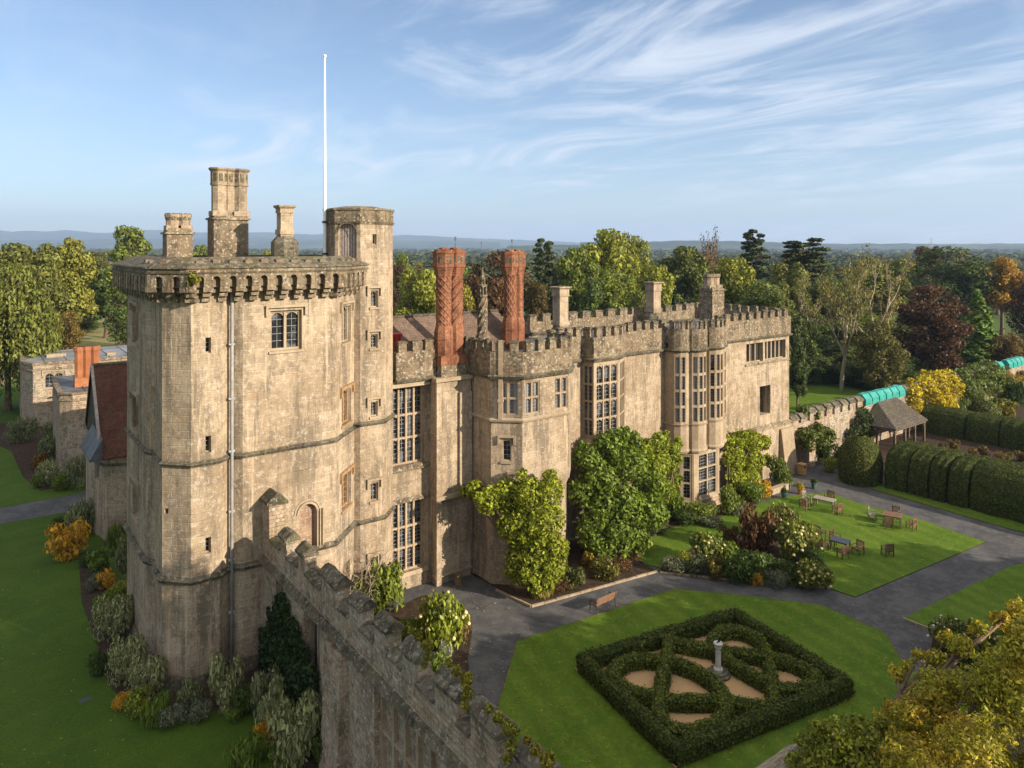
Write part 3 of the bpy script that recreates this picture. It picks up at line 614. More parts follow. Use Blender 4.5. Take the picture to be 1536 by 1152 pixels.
o2 = {0: [(.12, .98, 7.7, 13.1, .22)], 1: [(.25, 2.55, 7.7, 13.1, .22)], 2: [(.12, 1.75, 7.7, 13.1, .22)]}
bw2 = bay(B2, -.4, 13.5, o2, 'dressed')
for i, ops in o2.items():
    for o in ops: window(bw2, B2[i], B2[i + 1], *o[:4], n=3 if i else 2, tiers=(1, 1.1, 1.05, 1.1), dep=.22, bars=(1, 3), single=True, fw=.08)
mb = MB(); crenels(mb, B2, .12, 13.7, 15.25, 15.95, .38, .9, .58, 0, 1); strip(mb, B2, -.3, .2, 13.4, 13.6, 1, .3); strip(mb, B2, -.3, .3, 13.6, 13.7, 1, .12); mb.build('parapet', [M['parapet_stone'], M['weathered']], bw2)
mb = MB(); strip(mb, B2, -.05, .2, 7.2, 7.5, 0, .03); mb.build('sill', [M['trim']], bw2)
# lobed oriel: four round lobes, glazed in four tiers, over a square bay
def arcp(cx, cy, r, a0, a1, k): return [(cx + r * math.cos(R(a0 + (a1 - a0) * i / k)), cy + r * math.sin(R(a0 + (a1 - a0) * i / k))) for i in range(k + 1)]
lobes = [arcp(47.65, 40.4, 1.05, 175, 290, 4), arcp(48.9, 39.85, 1.15, 190, 350, 6), arcp(51.15, 39.85, 1.15, 190, 350, 6), arcp(52.4, 40.4, 1.05, 250, 365, 4)]
B3 = [(46.65, 41.02)] + [p for l in lobes for p in l] + [(53.45, 41.02)]
o3 = {}
i = 1
for l in lobes:                                             # stone piers at the cusps, lights on the swell of each lobe
    for q in range(len(l) - 1):
        L = math.dist(B3[i + q], B3[i + q + 1])
        if 0 < q < len(l) - 2 or (len(l) == 5 and q in (1, 2)): o3[i + q] = [(.04, L - .04, 7.5, 13.0, .2)]
    i += len(l)
bw3 = bay(B3, 5.3, 13.45, o3, 'dressed')
for i, ops in o3.items(): window(bw3, B3[i], B3[i + 1], *ops[0][:4], n=1, tiers=(1, 1.05, 1.05, 1.15), dep=.2, bars=(1, 4), single=True, fw=.06, tw=.11, arch=True, mats=(M['trim'], M['curtained_glass'] if i % 5 in (0, 2) else M['glass'], M['lead_bar']))
mb = MB()
for l in lobes: crenels(mb, l, .08, 13.6, 15.25, 15.9, .25, .62, .6, 0, 1)
strip(mb, B3, -.2, .1, 13.35, 13.5, 1, .22); strip(mb, B3, -.2, .22, 13.5, 13.62, 1, .08); mb.build('parapet', [M['parapet_stone'], M['weathered']], bw3)
mb = MB(); strip(mb, B3, -.1, .06, 7.25, 7.38, 0, .12); mb.build('sill', [M['trim']], bw3)
mb = MB(); mb.prism(B3, 14.1, 14.2); mb.build('roof', [M['lead_roof']], bw3)
mb = MB(); strip(mb, B3, -.1, .04, 5.0, 5.15, 0, .1); strip(mb, B3, -.1, .1, 5.15, 5.3, 0, .02); mb.prism(B3, 4.95, 5.0, 0, bot=True); mb.build('corbel', [M['trim']], bw3)
B4 = [(47.0, 41.02), (47.35, 39.95), (48.15, 39.1), (51.5, 39.1), (52.55, 39.95), (52.75, 41.02)]
o4 = {1: [(.15, 1.0, 1.0, 4.75, .22)], 2: [(.5, 3.05, 1.0, 4.75, .22)], 3: [(.15, 1.2, 1.0, 4.75, .22)]}
bw4 = bay(B4, -.4, 4.97, o4, 'dressed')
for i, ops in o4.items(): window(bw4, B4[i], B4[i + 1], *ops[0][:4], n=2 if i == 2 else 1, tiers=(1.1, 1, 1), dep=.22, arch=i != 2, bars=(2 if i == 2 else 1, 3), single=True, fw=.16)
mb = MB(); strip(mb, B4, -.1, .22, -.4, .45, 0, .14); strip(mb, B4, -.1, .1, .8, .95, 0, .03); mb.build('plinth', [M['dressed']], bw4)
# the two ornamental brick chimneys
def brick_chimney(cx, cy, ap, gap, z0, zt, styles, base_h):
    m = MB(); m.obox(cx, cy, 0, gap + ap * 2.3, ap * 2.5, z0 - .6, z0 + .05)
    base = None
    for k, stl in enumerate(styles):
        x, y = cx + (k - (len(styles) - 1) / 2) * gap, cy + (.0 if k % 2 == 0 else .12)
        m.prism(octa(x, y, ap * 1.18), z0, z0 + base_h * .8); m.prism(octa(x, y, ap * 1.18), z0 + base_h * .8, z0 + base_h, P1=octa(x, y, ap * .98))
        m.prism(octa(x, y, ap * 1.26), z0 + base_h * .55, z0 + base_h * .6, bot=True)
        zs0, zs1 = z0 + base_h, zt - 1.75 * (zt - z0) / 7.0
        m.lathe((x, y, 0), [(ap * .94, zs0), (ap * .94, zs1)], 16)
        def rib(a0, turns, off=0, rr=.055):
            pts = [(x + (ap * .94) * math.cos(a0 + turns * 2 * math.pi * s / 26), y + (ap * .94) * math.sin(a0 + turns * 2 * math.pi * s / 26), zs0 + (zs1 - zs0) * s / 26) for s in range(27)]
            m.path(pts, [rr] * 27, 4)
        if stl == 'diaper':
            for q in range(7): rib(q * 2 * math.pi / 7, 1.0); rib(q * 2 * math.pi / 7, -1.0)
        elif stl == 'spiral':
            for q in range(5): rib(q * 2 * math.pi / 5, .9, 0, .10)
        elif stl == 'zigzag':
            for q in range(7):
                a0 = q * 2 * math.pi / 7
                for e in (1, -1): m.path([(x + ap * .94 * math.cos(a0 + e * (.22 if s % 2 else -.22)), y + ap * .94 * math.sin(a0 + e * (.22 if s % 2 else -.22)), zs0 + (zs1 - zs0) * s / 12) for s in range(13)], [.06] * 13, 4)
        elif stl == 'studs':
            for q in range(10): rib(q * 2 * math.pi / 10, .55, 0, .045); rib(q * 2 * math.pi / 10, -.55, 0, .045)
        h = zt - zs1
        for f0, f1, r in ((0, .10, 1.02), (.10, .17, 1.1), (.17, .24, 1.18), (.24, .33, 1.28), (.33, .40, 1.42), (.40, .86, 1.36), (.86, .93, 1.46), (.93, 1.0, 1.2)):
            m.prism(octa(x, y, ap * r), zs1 + h * f0, zs1 + h * f1, 0, bot=True)
        for q in range(8):
            t = R(45 * q)
            for s in (-1, 1):
                bx_, by_ = x + ap * 1.36 * math.cos(t) - s * .13 * math.sin(t), y + ap * 1.36 * math.sin(t) + s * .13 * math.cos(t)
                m.obox(bx_, by_, t + math.pi / 2, .12, .03, zs1 + h * .48, zs1 + h * .76, 1)
        m.prism(octa(x, y, ap * .6), zt, zt + .01, 2); m.lathe((x, y, zt), [(ap * .7, 0), (ap * .66, .12), (ap * .5, .13)], 8)
    return m.build('brick_chimney', [M['brick_red'], M['weathered'], M['dark_room']], rng_)
brick_chimney(25.72, 41.35, .50, .95, 14.85, 21.9, ('diaper', 'spiral'), 2.0)
brick_chimney(33.55, 44.6, .48, .78, 14.6, 21.75, ('studs', 'zigzag'), 2.1)
# twisted stone finial
mb = MB(); x, y = 28.55, 41.6
mb.obox(x, y, 0, 1.15, 1.05, 14.2, 15.5); mb.prism(octa(x, y, .6), 15.5, 16.0, 0, P1=octa(x, y, .38))
mb.lathe((x, y, 0), [(.30, 15.9), (.29, 18.55), (.36, 18.65), (.36, 18.75)], 12)
for q in range(6): mb.path([(x + .30 * math.cos(q * math.pi / 3 + s * .26), y + .30 * math.sin(q * math.pi / 3 + s * .26), 15.9 + 2.65 * s / 16) for s in range(17)], [.075] * 17, 5)
for q in range(8): t = R(45 * q + 22.5); mb.obox(x + .28 * math.cos(t), y + .28 * math.sin(t), t, .08, .09, 18.7, 19.35)
mb.lathe((x, y, 0), [(.33, 19.3), (.35, 19.4), (.22, 19.5)], 8)
for q in range(8): t = R(45 * q); mb.obox(x + .18 * math.cos(t), y + .18 * math.sin(t), t, .06, .06, 19.45, 19.85)
mb.lathe((x, y, 0), [(.2, 19.8), (.03, 20.5), (.07, 20.56), (.0, 20.68)], 8); mb.build('twisted_finial', [M['parapet_stone']], rng_)
stack(rng_, 39.3, 45.8, 1.7, 1.5, 14.2, 15.5, [(0, 0)], .92, 18.1, 18.75, oct_base=True, square=True)
stack(rng_, 52.6, 47.6, 1.9, 1.5, 14.2, 15.8, [(0, 0)], 1.0, 18.0, 18.7, oct_base=True, square=True)
ch = stack(rng_, 56.3, 43.6, 1.75, 1.5, 14.0, 18.1, [(-.45, 0), (.42, 0), (0, .3)], .86, 19.4, 19.5, flare=.1)

# ================================================================ THE RUINED CURTAIN WALL
cw = thing('curtain_wall', 'ruined grey battlemented wall running out from the corner tower, with empty mullioned windows', 'castle wall', (12.9, 25, 0))
rc = random.Random(11)
X0, X1, XM = 12.3, 13.15, 12.92
mb = MB()
wops = [(6.1, 8.0, 1.6, 5.4, .5), (13.4, 18.2, 1.3, 5.4, .45), (.75, 1.55, 0.2, 2.6, .6), (2.3, 3.4, 3.4, 5.4, .4)]
a, b = (X0, 38.6), (X0, 3.0)
mb.wall(a, b, -.4, 6.95, wops, .5)
mb.wall((X1, 3.0), (X1, 38.6), -.4, 6.95)
mb.quad((X0, 3, -.4), (X1, 3, -.4), (X1, 3, 6.95), (X0, 3, 6.95))
mb.quad((X0, 3, 6.95), (X1, 3, 6.95), (X1, 38.6, 6.95), (X0, 38.6, 6.95))
mb.build('wall', [M['rubble']], cw)
# merlons with saddleback copings, worn and uneven
def rough_block(m, pts, amp, mi=0):
    """pts: list of rings (each a list of 3-D points) joined into a lumpy block"""
    n = len(pts[0]); vs = [];
    for k, r_ in enumerate(pts):
        for p in r_: q = Vector(p); o = mnoise.noise_vector(q * 1.7) * amp; vs.append(q + o)
    fs = [(k * n + i, k * n + (i + 1) % n, (k + 1) * n + (i + 1) % n, (k + 1) * n + i) for k in range(len(pts) - 1) for i in range(n)]
    fs += [tuple(range(n))[::-1], tuple(range((len(pts) - 1) * n, len(pts) * n))]; m.add(vs, fs, mi)
def merlon(par, ya, yb, z0, z1, cap=.40, cw_=.09):
    m = MB(); ys = [ya + (yb - ya) * k / 5 for k in range(6)]
    rough_block(m, [[(X0 + .02, y, z0 - .05), (XM, y, z0 - .05), (XM, y, z1 - cap), (X0 + .02, y, z1 - cap)] for y in ys[::-1]], .045)
    ys = [ya - .08 + (yb - ya + .16) * k / 5 for k in range(6)]
    rough_block(m, [[(X0 - cw_, y, z1 - cap), (XM + cw_, y, z1 - cap), (XM + cw_, y, z1 - cap + .13), (12.72, y, z1), (12.56, y, z1), (X0 - cw_, y, z1 - cap + .13)] for y in ys[::-1]], .055, 1)
    return m.build('merlon', [M['rubble'], M['weathered']], par)
MER = ((34.8, 35.7, 8.05), (32.45, 33.3, 8.1), (28.8, 30.5, 8.05), (26.5, 27.5, 8.0), (24.2, 25.2, 8.1), (22.0, 23.0, 8.05), (19.4, 20.7, 8.05), (17.1, 18.6, 8.1), (14.9, 16.3, 8.05), (12.6, 13.8, 8.05), (10.2, 11.5, 8.05), (7.8, 9.2, 8.05), (4.8, 6.4, 8.05))
for (ya, yb, zt) in MER: merlon(cw, ya, yb, 6.95, zt)
m = MB(); rough_block(m, [[(X0, y, 6.9), (X1, y, 6.9), (X1, y, 8.75), (X0, y, 8.75)] for y in (38.55, 38.1, 37.7, 37.35)], .05)
rough_block(m, [[(X0 - .12, y, 8.7), (X1 + .12, y, 8.7), (X1 + .1, y, 8.86), (12.7, y, 9.3), (X0 - .1, y, 8.86)] for y in (38.5, 38.1, 37.7, 37.25)], .05, 1); m.build('end_merlon', [M['rubble'], M['weathered']], cw)
m = MB()
gaps = [(37.3, 35.75)] + [(MER[k][0] - .04, MER[k + 1][1] + .04) for k in range(9)]
for y1, y0 in gaps: rough_block(m, [[(X0 - .06, y, 6.9), (X1 + .06, y, 6.9), (X1 + .04, y, 7.0), (12.65, y, 7.14), (X0 - .04, y, 7.0)] for y in (y1, (y0 + y1) / 2, y0)], .05)
m.build('sill_coping', [M['weathered']], cw)
m = MB(); rough_block(m, [[(X0 - .26, 38.3 - k * 1.3, 5.62), (X0 + .05, 38.3 - k * 1.3, 5.55), (X0 + .05, 38.3 - k * 1.3, 5.98), (X0 - .1, 38.3 - k * 1.3, 5.9)] for k in range(28)], .04); m.build('string_course', [M['weathered']], cw)
m = MB(); rough_block(m, [[(X0 - .55 + .05 * k, 29.3, z), (X0 - .55 + .05 * k, 27.6, z), (X0 + .1, 27.6, z), (X0 + .1, 29.3, z)] for k, z in enumerate((-.3, 1, 2.2, 3.4, 4.6, 5.4))], .10); m.build('buttress', [M['rubble']], cw)
window(cw, a, b, *wops[0][:4], n=2, tiers=(1,), dep=.5, arch=True, bars=(0, 0), fw=.12, mats=(M['dressed'], M['dark_room'], M['dark_room']))
m = window(cw, a, b, *wops[1][:4], n=5, tiers=(1.3, 1), dep=.45, arch=True, bars=(0, 0), fw=.14, mats=(M['dressed'], M['rubble'], M['dark_room']))
window(cw, a, b, *wops[3][:4], n=1, tiers=(1,), dep=.4, arch=True, bars=(0, 0), fw=.1, mats=(M['dressed'], M['dark_room'], M['dark_room']))
panel(cw, 'doorway', M['dark_room'], a, b, .75, 1.55, .2, 2.6, .6)
# return of the wall along the south side of the garden: only its coping shows beside the autumn tree
sw = thing('garden_end_wall', 'lichen-spotted stone coping of a wall at the bottom edge beside the autumn tree', 'wall', (22, 11.4, 0))
mb = MB(); mb.box(13.2, 20, 10.9, 11.9, -.4, 6.9); mb.build('wall', [M['rubble']], sw)
X0s, X1s = 10.9, 11.9
for xa, xb in ((14.0, 15.4), (16.4, 18.9)):
    m = MB(); xs = [xa + (xb - xa) * k / 4 for k in range(5)]
    rough_block(m, [[(x, 10.9, 6.85), (x, 11.9, 6.85), (x, 11.9, 7.5), (x, 10.9, 7.5)][::-1] for x in xs[::-1]], .05)
    rough_block(m, [[(x, 10.75, 7.45), (x, 12.05, 7.45), (x, 12.0, 7.6), (x, 11.4, 8.12), (x, 10.8, 7.6)][::-1] for x in xs[::-1]], .06, 1); m.build('merlon', [M['rubble'], M['rubble']], sw)

# ================================================================ WEST SIDE: GABLED WING AND THE TWO FLAT-ROOFED HOUSES
gw = thing('gabled_wing', 'polygonal stone wing with a steep dark red tiled roof behind the corner tower', 'castle wing', (11, 65, 0))
WP = [(8.0, 68.5), (7.5, 64.5), (8.05, 62.0), (10.2, 60.9), (13.5, 60.9), (18, 60.9)]
mb = MB()
gops = {1: [(.7, 1.5, 4.3, 5.6, .25)], 3: [(.9, 1.35, 2.6, 3.1, .25)], 0: [(1.3, 2.3, .3, 2.6, .25)]}
for i in range(5): mb.wall(WP[i], WP[i + 1], -.4, 6.5, gops.get(i, ()), .25)
mb.wall((18, 72.5), (8.0, 72.5), -.4, 6.5); mb.wall((8.0, 72.5), WP[0], -.4, 6.5)
mb.build('wall', [M['ashlar']], gw)
for i, ops in gops.items():
    for o in ops: window(gw, WP[i], WP[i + 1], *o[:4], n=1, tiers=(1,), dep=.25, arch=False, bars=(1, 3), fw=.06)
mb = MB(); strip(mb, WP, -.05, .12, 5.55, 5.75, 0, .03); strip(mb, WP, -.05, .2, 6.35, 6.55, 0, .28); mb.build('string_course', [M['weathered']], gw)
mb = MB(); rz = 12.6; ry = 66.6
mb.quad((7.65, 60.6, 6.5), (22, 60.6, 6.5), (22, ry, rz), (7.75, ry, rz)); mb.quad((22, 72.6, 6.5), (8.0, 72.6, 6.5), (7.75, ry, rz), (22, ry, rz))
mb.quad((7.65, 60.6, 6.38), (22, 60.6, 6.38), (22, 60.6, 6.5), (7.65, 60.6, 6.5))
for k in range(28): mb.tube((7.8 + .5 * k, ry, rz), (7.8 + .5 * k + .47, ry, rz), .15, .16, 6, 1)
mb.build('roof', [M['roof_tile_red'], M['weathered']], gw)
mb = MB(); mb.add([(7.72, 60.7, 6.55), (7.86, ry, rz - .05), (8.1, 72.5, 6.55)], [(0, 2, 1)], 0); mb.build('gable', [M['roof_slate_stone']], gw)
mb = MB(); mb.add([(7.64, 61.0, 6.75), (7.70, 62.6, 9.6), (7.74, 64.0, 6.75)], [(0, 2, 1)], 0); mb.build('gable_panel', [M['barge_white']], gw)
for (xa, ya, yb) in ((7.55, 60.55, ry), (7.9, 72.65, ry)):
    mb = MB(); xb = 7.66; mb.quad((xa, ya, 6.4), (xa, ya, 6.75), (xb, yb, rz + .1), (xb, yb, rz - .28)); mb.quad((xa + .2, ya, 6.4), (xb + .2, yb, rz - .28), (xb + .2, yb, rz + .1), (xa + .2, ya, 6.75)); mb.quad((xa, ya, 6.75), (xa + .2, ya, 6.75), (xb + .2, yb, rz + .1), (xb, yb, rz + .1)); mb.build('barge_board', [M['old_timber']], gw)
mb = MB(); mb.quad((6.9, 60.5, 6.5), (7.75, 60.5, 8.0), (7.75, 66.0, 8.0), (6.9, 66.0, 6.5)); mb.quad((6.9, 60.5, 6.4), (7.7, 60.5, 6.4), (7.75, 60.5, 8.0), (6.9, 60.5, 6.5)); mb.quad((6.9, 66, 6.4), (6.9, 60.5, 6.4), (6.9, 60.5, 6.5), (6.9, 66, 6.5)); mb.build('canopy', [M['lead_sheet']], gw)

h2 = thing('chimneyed_house', 'low stone house with lead roof and an orange brick chimney beside the tiled wing', 'house', (12, 87, 0))
H2 = [(7.3, 95), (7.0, 88), (7.0, 83.6), (8.0, 82.7), (17, 82.7)]
ops2 = {3: [(1.75, 2.75, 4.55, 6.55, .25)]}
mb = MB()
for i in range(4): mb.wall(H2[i], H2[i + 1], -.4, 7.6, ops2.get(i, ()), .25)
mb.build('wall', [M['rubble']], h2); window(h2, H2[3], H2[4], *ops2[3][0][:4], n=1, tiers=(1, 1), dep=.25, hood=True, bars=(1, 3))
mb = MB(); strip(mb, H2, -.3, .12, 6.95, 7.2, 0, .05); strip(mb, H2, -.35, .16, 7.6, 7.78, 0); mb.build('parapet', [M['parapet_stone']], h2)
mb = MB(); mb.prism([(7.2, 95), (7.2, 83.8), (8.1, 82.95), (17, 82.95), (17, 95)], 7.4, 7.66, 0)
for k in range(4): mb.box(9.2 + 2.1 * k, 9.27 + 2.1 * k, 83, 95, 7.66, 7.72)
mb.build('roof', [M['lead_sheet']], h2)
mb = MB(); x, y = 9.7, 87.0; mb.box(x - 1.15, x + 1.15, y - .6, y + .6, 7.5, 8.6)
for k in (-.72, 0, .72): mb.prism(octa(x + k, y, .38), 8.6, 11.2); mb.prism(octa(x + k, y, .44), 11.2, 11.35, bot=True); mb.prism(octa(x + k, y, .5), 11.35, 11.75, bot=True); mb.prism(octa(x + k, y, .25), 11.75, 11.77, 1)
mb.build('chimney', [M['brick_orange'], M['dark_room']], h2)
h3 = thing('flat_roofed_house', 'wide stone house with grey lead flat roof, farthest building at the left', 'house', (16, 112, 0))
H3 = [(5.4, 122), (5.0, 109), (6.1, 106.4), (14, 106.0), (30, 106.0), (30, 120)]
ops3 = {2: [(1.2, 3.2, 4.6, 6.5, .25)]}
mb = MB()
for i in range(5): mb.wall(H3[i], H3[i + 1], -.4, 7.6, ops3.get(i, ()), .25)
mb.build('wall', [M['rubble']], h3); window(h3, H3[2], H3[3], *ops3[2][0][:4], n=2, tiers=(1,), dep=.25, hood=True, bars=(1, 3))
mb = MB(); strip(mb, H3, -.45, .15, 7.55, 7.85, 0, .05); strip(mb, H3, -.05, .14, 6.9, 7.1, 0, .03); mb.build('parapet', [M['parapet_stone']], h3)
mb = MB(); mb.prism([(5.5, 120), (5.4, 109.2), (6.4, 106.8), (14, 106.4), (29.6, 106.4), (29.6, 120)], 7.3, 7.6, 0)
for k in range(9): mb.box(7.5 + 2.4 * k, 7.58 + 2.4 * k, 107, 119.6, 7.6, 7.68)
for (xx, yy, sx, sy) in ((9, 113, 2.2, 1), (12.5, 115, 1.4, 1.4), (15, 110, 1, .8), (17.2, 108.2, .6, .5), (20, 114, 2, 1)): mb.obox(xx, yy, .1, sx, sy, 7.6, 8.0, 1)
mb.build('roof', [M['lead_roof'], M['dressed']], h3)
mb = MB(); mb.box(8.3, 8.42, 105.9, 106.12, 2.7, 4.6); mb.box(7.75, 8.97, 105.88, 106.1, 3.45, 3.57); mb.build('cross_loop', [M['dark_room']], h3)

# ================================================================ GARDEN WALL, TARPAULINS, SHELTER
gwl = thing('garden_wall', 'rubble garden wall with rounded merlons running from the castle past the yew hedge', 'garden wall', (96, 41.6, 0))
mb = MB(); mb.wall((65.0, 41.0), (130, 41.0), -.5, 4.35, [(.25, 2.1, -.5, 2.75, .9), (60.5, 63.0, 0, 2.6, .5)], .9); mb.wall((130, 42.0), (65, 42.0), -.5, 4.35); mb.quad((65, 41, 4.35), (130, 41, 4.35), (130, 42, 4.35), (65, 42, 4.35))
mb.quad((65.25, 41.9, -.5), (67.1, 41.9, -.5), (67.1, 41.9, 2.75), (65.25, 41.9, 2.75), 1)
arc = [(66.175 - .925 * math.cos(math.pi * s / 10), 1.85 + .9 * math.sin(math.pi * s / 10)) for s in range(11)]
for half in (arc[:6] + [(65.25, 2.76)], arc[5:] + [(67.1, 2.76)]): mb.add([(x, 40.98, z) for x, z in half], [tuple(range(len(half)))])
mb.box(67.3, 68.4, 40.2, 41.0, -.5, 2.6)
mb.build('wall', [M['rubble'], M['dark_room']], gwl)
X0, X1 = 40.95, 42.05; turq = list(range(9, 15)) + [33, 35, 36, 37, 38]
for k in range(41):
    xa = 65.5 + 1.58 * k; xb = xa + 1.12; m = MB(); xs = [xa + (xb - xa) * q / 3 for q in range(4)]; zz = 5.55 if k > 1 else 5.2
    rough_block(m, [[(x, 40.96, 4.3), (x, 42.04, 4.3), (x, 42.04, zz - .45), (x, 40.96, zz - .45)][::-1] for x in xs[::-1]], .05)
    rough_block(m, [[(x, 40.84, zz - .48), (x, 42.16, zz - .48), (x, 42.1, zz - .3), (x, 41.75, zz), (x, 41.25, zz), (x, 40.9, zz - .3)][::-1] for x in (xs[-1] + .06, xs[2], xs[1], xs[0] - .06)], .05, 1)
    if k < 34: m.build('merlon', [M['rubble'], M['weathered']], gwl)
for idx, lab in ((list(range(9, 15)), 'turquoise sheeting wrapped over the wall merlons above the thatch-coloured shelter roof'), ([33], 'small turquoise sheet on the wall top behind the clipped green climber'), ([35, 36, 37, 38], 'turquoise sheeting on the far end of the garden wall at the right edge')):
    m = MB()
    for k in idx:
        xa = 65.5 + 1.58 * k - .1; xb = xa + 1.34; xs = [xb, (xa + xb) / 2, xa]
        rough_block(m, [[(x, 40.78, 4.45), (x, 42.2, 4.45), (x, 42.18, 5.15), (x, 41.8, 5.64), (x, 41.2, 5.64), (x, 40.8, 5.15)][::-1] for x in xs], .07)
        rough_block(m, [[(xb + s, 40.85, 4.45), (xb + s, 42.1, 4.45), (xb + s, 42.1, 4.75), (xb + s, 40.85, 4.75)][::-1] for s in (.26, -.04)], .02)
    x0 = 65.5 + 1.58 * idx[0]; tag(m.build('tarpaulin', [M['turquoise_sheet']], None, (x0, 41.5, 4.4)), lab.replace('thatch-coloured ', 'stone-tiled '), 'tarpaulin', 'turquoise sheets on the garden wall')
sh = thing('garden_shelter', 'open timber-posted shelter with stone-tiled roof leaning against the garden wall', 'shelter', (83, 39.5, 0))
mb = MB(); e = 2.45
S1, S2, S3, S4, T1, T2 = (79.3, 40.9, e), (79.8, 37.6, e), (87.3, 37.6, e), (87.3, 40.9, e), (82.2, 40.9, 4.65), (86.6, 40.9, 4.65)
mb.quad(S2, S3, T2, T1); mb.add([S1, S2, T1], [(0, 1, 2)]); mb.add([S3, S4, T2], [(0, 1, 2)])
dn = lambda p: (p[0], p[1], p[2] - .14)
for p, q in ((S1, S2), (S2, S3), (S3, S4)): mb.quad(dn(p), dn(q), q, p)
mb.quad(dn(S1), dn(S4), dn(S3), dn(S2)); mb.build('roof', [M['roof_slate_stone']], sh)
for (x, y) in ((80.1, 37.9), (82.4, 37.9), (84.7, 37.9), (87.0, 37.9), (79.7, 39.6), (87.0, 39.6)):
    mb = MB(); mb.box(x - .11, x + .11, y - .11, y + .11, 0, 2.32)
    mb.tube((x, y, 1.6), (x + .5, y, 2.3), .06, .06, 5); mb.tube((x, y, 1.6), (x - .5, y, 2.3), .06, .06, 5); mb.build('post', [M['bark']], sh)
mb = MB(); mb.box(79.9, 87.2, 37.78, 38.0, 2.12, 2.31); mb.box(79.6, 79.85, 38.0, 40.9, 2.12, 2.31); mb.build('beam', [M['bark']], sh)

# ================================================================ GROUND, PATHS, LAWNS
def disc_sheet(name, mat, z, rings, n=96):
    mb = MB(); vs = [(0, 0, z)]; fs = []
    for r in rings: vs += [(r * math.cos(2 * math.pi * i / n), 60 + r * math.sin(2 * math.pi * i / n), z) for i in range(n)]
    for i in range(n): fs.append((0, 1 + i, 1 + (i + 1) % n))
    for k in range(len(rings) - 1):
        for i in range(n): j = (i + 1) % n; fs.append((1 + k * n + i, 1 + (k + 1) * n + i, 1 + (k + 1) * n + j, 1 + k * n + j))
    mb.add(vs, fs); return tag(mb.build(name, [mat]), kind='structure')
disc_sheet('ground', M['country'], -.40, [60, 150, 400, 1000, 3000, 8000, 14000])
def slab(name, P, z0, z1, mat, side=None):
    mb = MB(); area = sum(P[i - 1][0] * P[i][1] - P[i][0] * P[i - 1][1] for i in range(len(P)))
    if area < 0: P = P[::-1]
    mb.prism(P, z0, z1, 1 if side else 0, mt=0); return tag(mb.build(name, [mat] + ([side] if side else [])), kind='structure')
def curve(P, k=4):                                         # round a closed outline
    Q = []; n = len(P)
    for i in range(n):
        p0, p1, p2, p3 = (Vector(P[(i + q) % n]) for q in (-1, 0, 1, 2))
        for s in range(k): t = s / k; Q.append(tuple(.5 * ((2 * p1) + (p2 - p0) * t + (2 * p0 - 5 * p1 + 4 * p2 - p3) * t * t + (3 * p1 - p0 - 3 * p2 + p3) * t ** 3)))
    return Q
slab('path', [(13.4, 3), (95, 3), (95, 41.2), (13.4, 41.4)], -.4, 0.0, M['asphalt'])
slab('lawn', [(-60, -40), (12.4, -40), (12.4, 38.5), (8, 38.6), (8, 70.4), (-10, 70.9), (-60, 69)], -.4, .02, M['shade_toned_grass'])
slab('lawn', [(-60, 73.2), (-10, 74.6), (9, 75.2), (9, 140), (-60, 150)], -.4, .02, M['shade_toned_grass'])
slab('drive', [(-60, 68), (-10, 69.5), (10, 69.8), (10, 76), (-10, 76), (-60, 75)], -.4, 0.0, M['asphalt'])
slab('meadow', [(-20, 150), (120, 150), (140, 330), (-30, 330)], -.39, -.30, M['meadow_grass'])
slab('lawn', [(60, 42.1), (200, 42.1), (230, 150), (30, 150), (30, 52), (60, 52)], -.4, -.05, M['lawn_grass'])
slab('rose_garden', [(73, 12), (120, 12), (128, 41), (70, 41)], -.35, .015, M['soil'])
knot = [G(776, 962), G(1010, 884), G(1100, 892), G(1231, 908), G(1327, 949), G(1361, 1005), (38.6, 14.2), (34.5, 12.3), (19.5, 13.0), (17.4, 16.5), (17.6, 25.6)]
slab('lawn', knot, -.2, .05, M['lawn_grass'], M['soil'])
tea = [G(948, 842), G(966, 818), G(985, 800), G(1015, 790), G(1060, 785), G(1110, 764), G(1160, 749), G(1209, 741), G(1248, 741), G(1290, 756), G(1381, 780), G(1478, 814), G(1283, 896), G(1240, 882), G(1100, 868), G(1000, 855)]
slab('lawn', tea, -.2, .05, M['lawn_grass'], M['soil'])
right = [G(1355, 928), G(1517, 850), (74, 14), (74, 6), (47, 6), (44, 9), G(1452, 975), G(1401, 946)]
slab('lawn', right, -.2, .05, M['lawn_grass'], M['soil'])
slab('lawn', [G(1307, 734), G(1324, 726), G(1400, 748), G(1600, 795), G(1640, 812), G(1580, 808), G(1522, 796)], -.2, .05, M['lawn_grass'], M['soil'])
slab('soil_bed', [(27.0, 40.6), G(797, 908), G(983, 857), G(955, 838), G(966, 818), G(985, 800), G(1015, 790), G(1060, 785), G(1110, 762), G(1150, 748), (58.5, 40.8)], -.2, .07, M['soil'])
slab('soil_bed', curve([G(992, 856), G(1030, 828), G(1080, 806), G(1140, 800), G(1195, 812), G(1240, 850), G(1246, 880), G(1180, 874), G(1090, 867)]), -.2, .08, M['soil'])
slab('soil_bed', [(7.7, 61), (6.0, 58), (5.5, 52), (5.6, 46), (5.6, 41), (6.3, 37.6), (8.4, 36.0), (10.6, 36.0), (11.3, 35.2), (10.2, 30), (9.9, 20), (12.4, 20), (12.4, 38.6), (7.7, 39.5)], -.2, .06, M['soil'])
slab('soil_bed', [(5, 78), (6.9, 78), (7.0, 106), (2, 112), (1.2, 104), (3.5, 95), (4.0, 84)], -.2, .06, M['soil'])
slab('soil_bed', curve([G(612, 905), G(648, 896), G(704, 930), G(702, 985), G(690, 1020), (14.4, 30), (14.0, 36), (15.5, 38)]), -.2, .06, M['soil'])
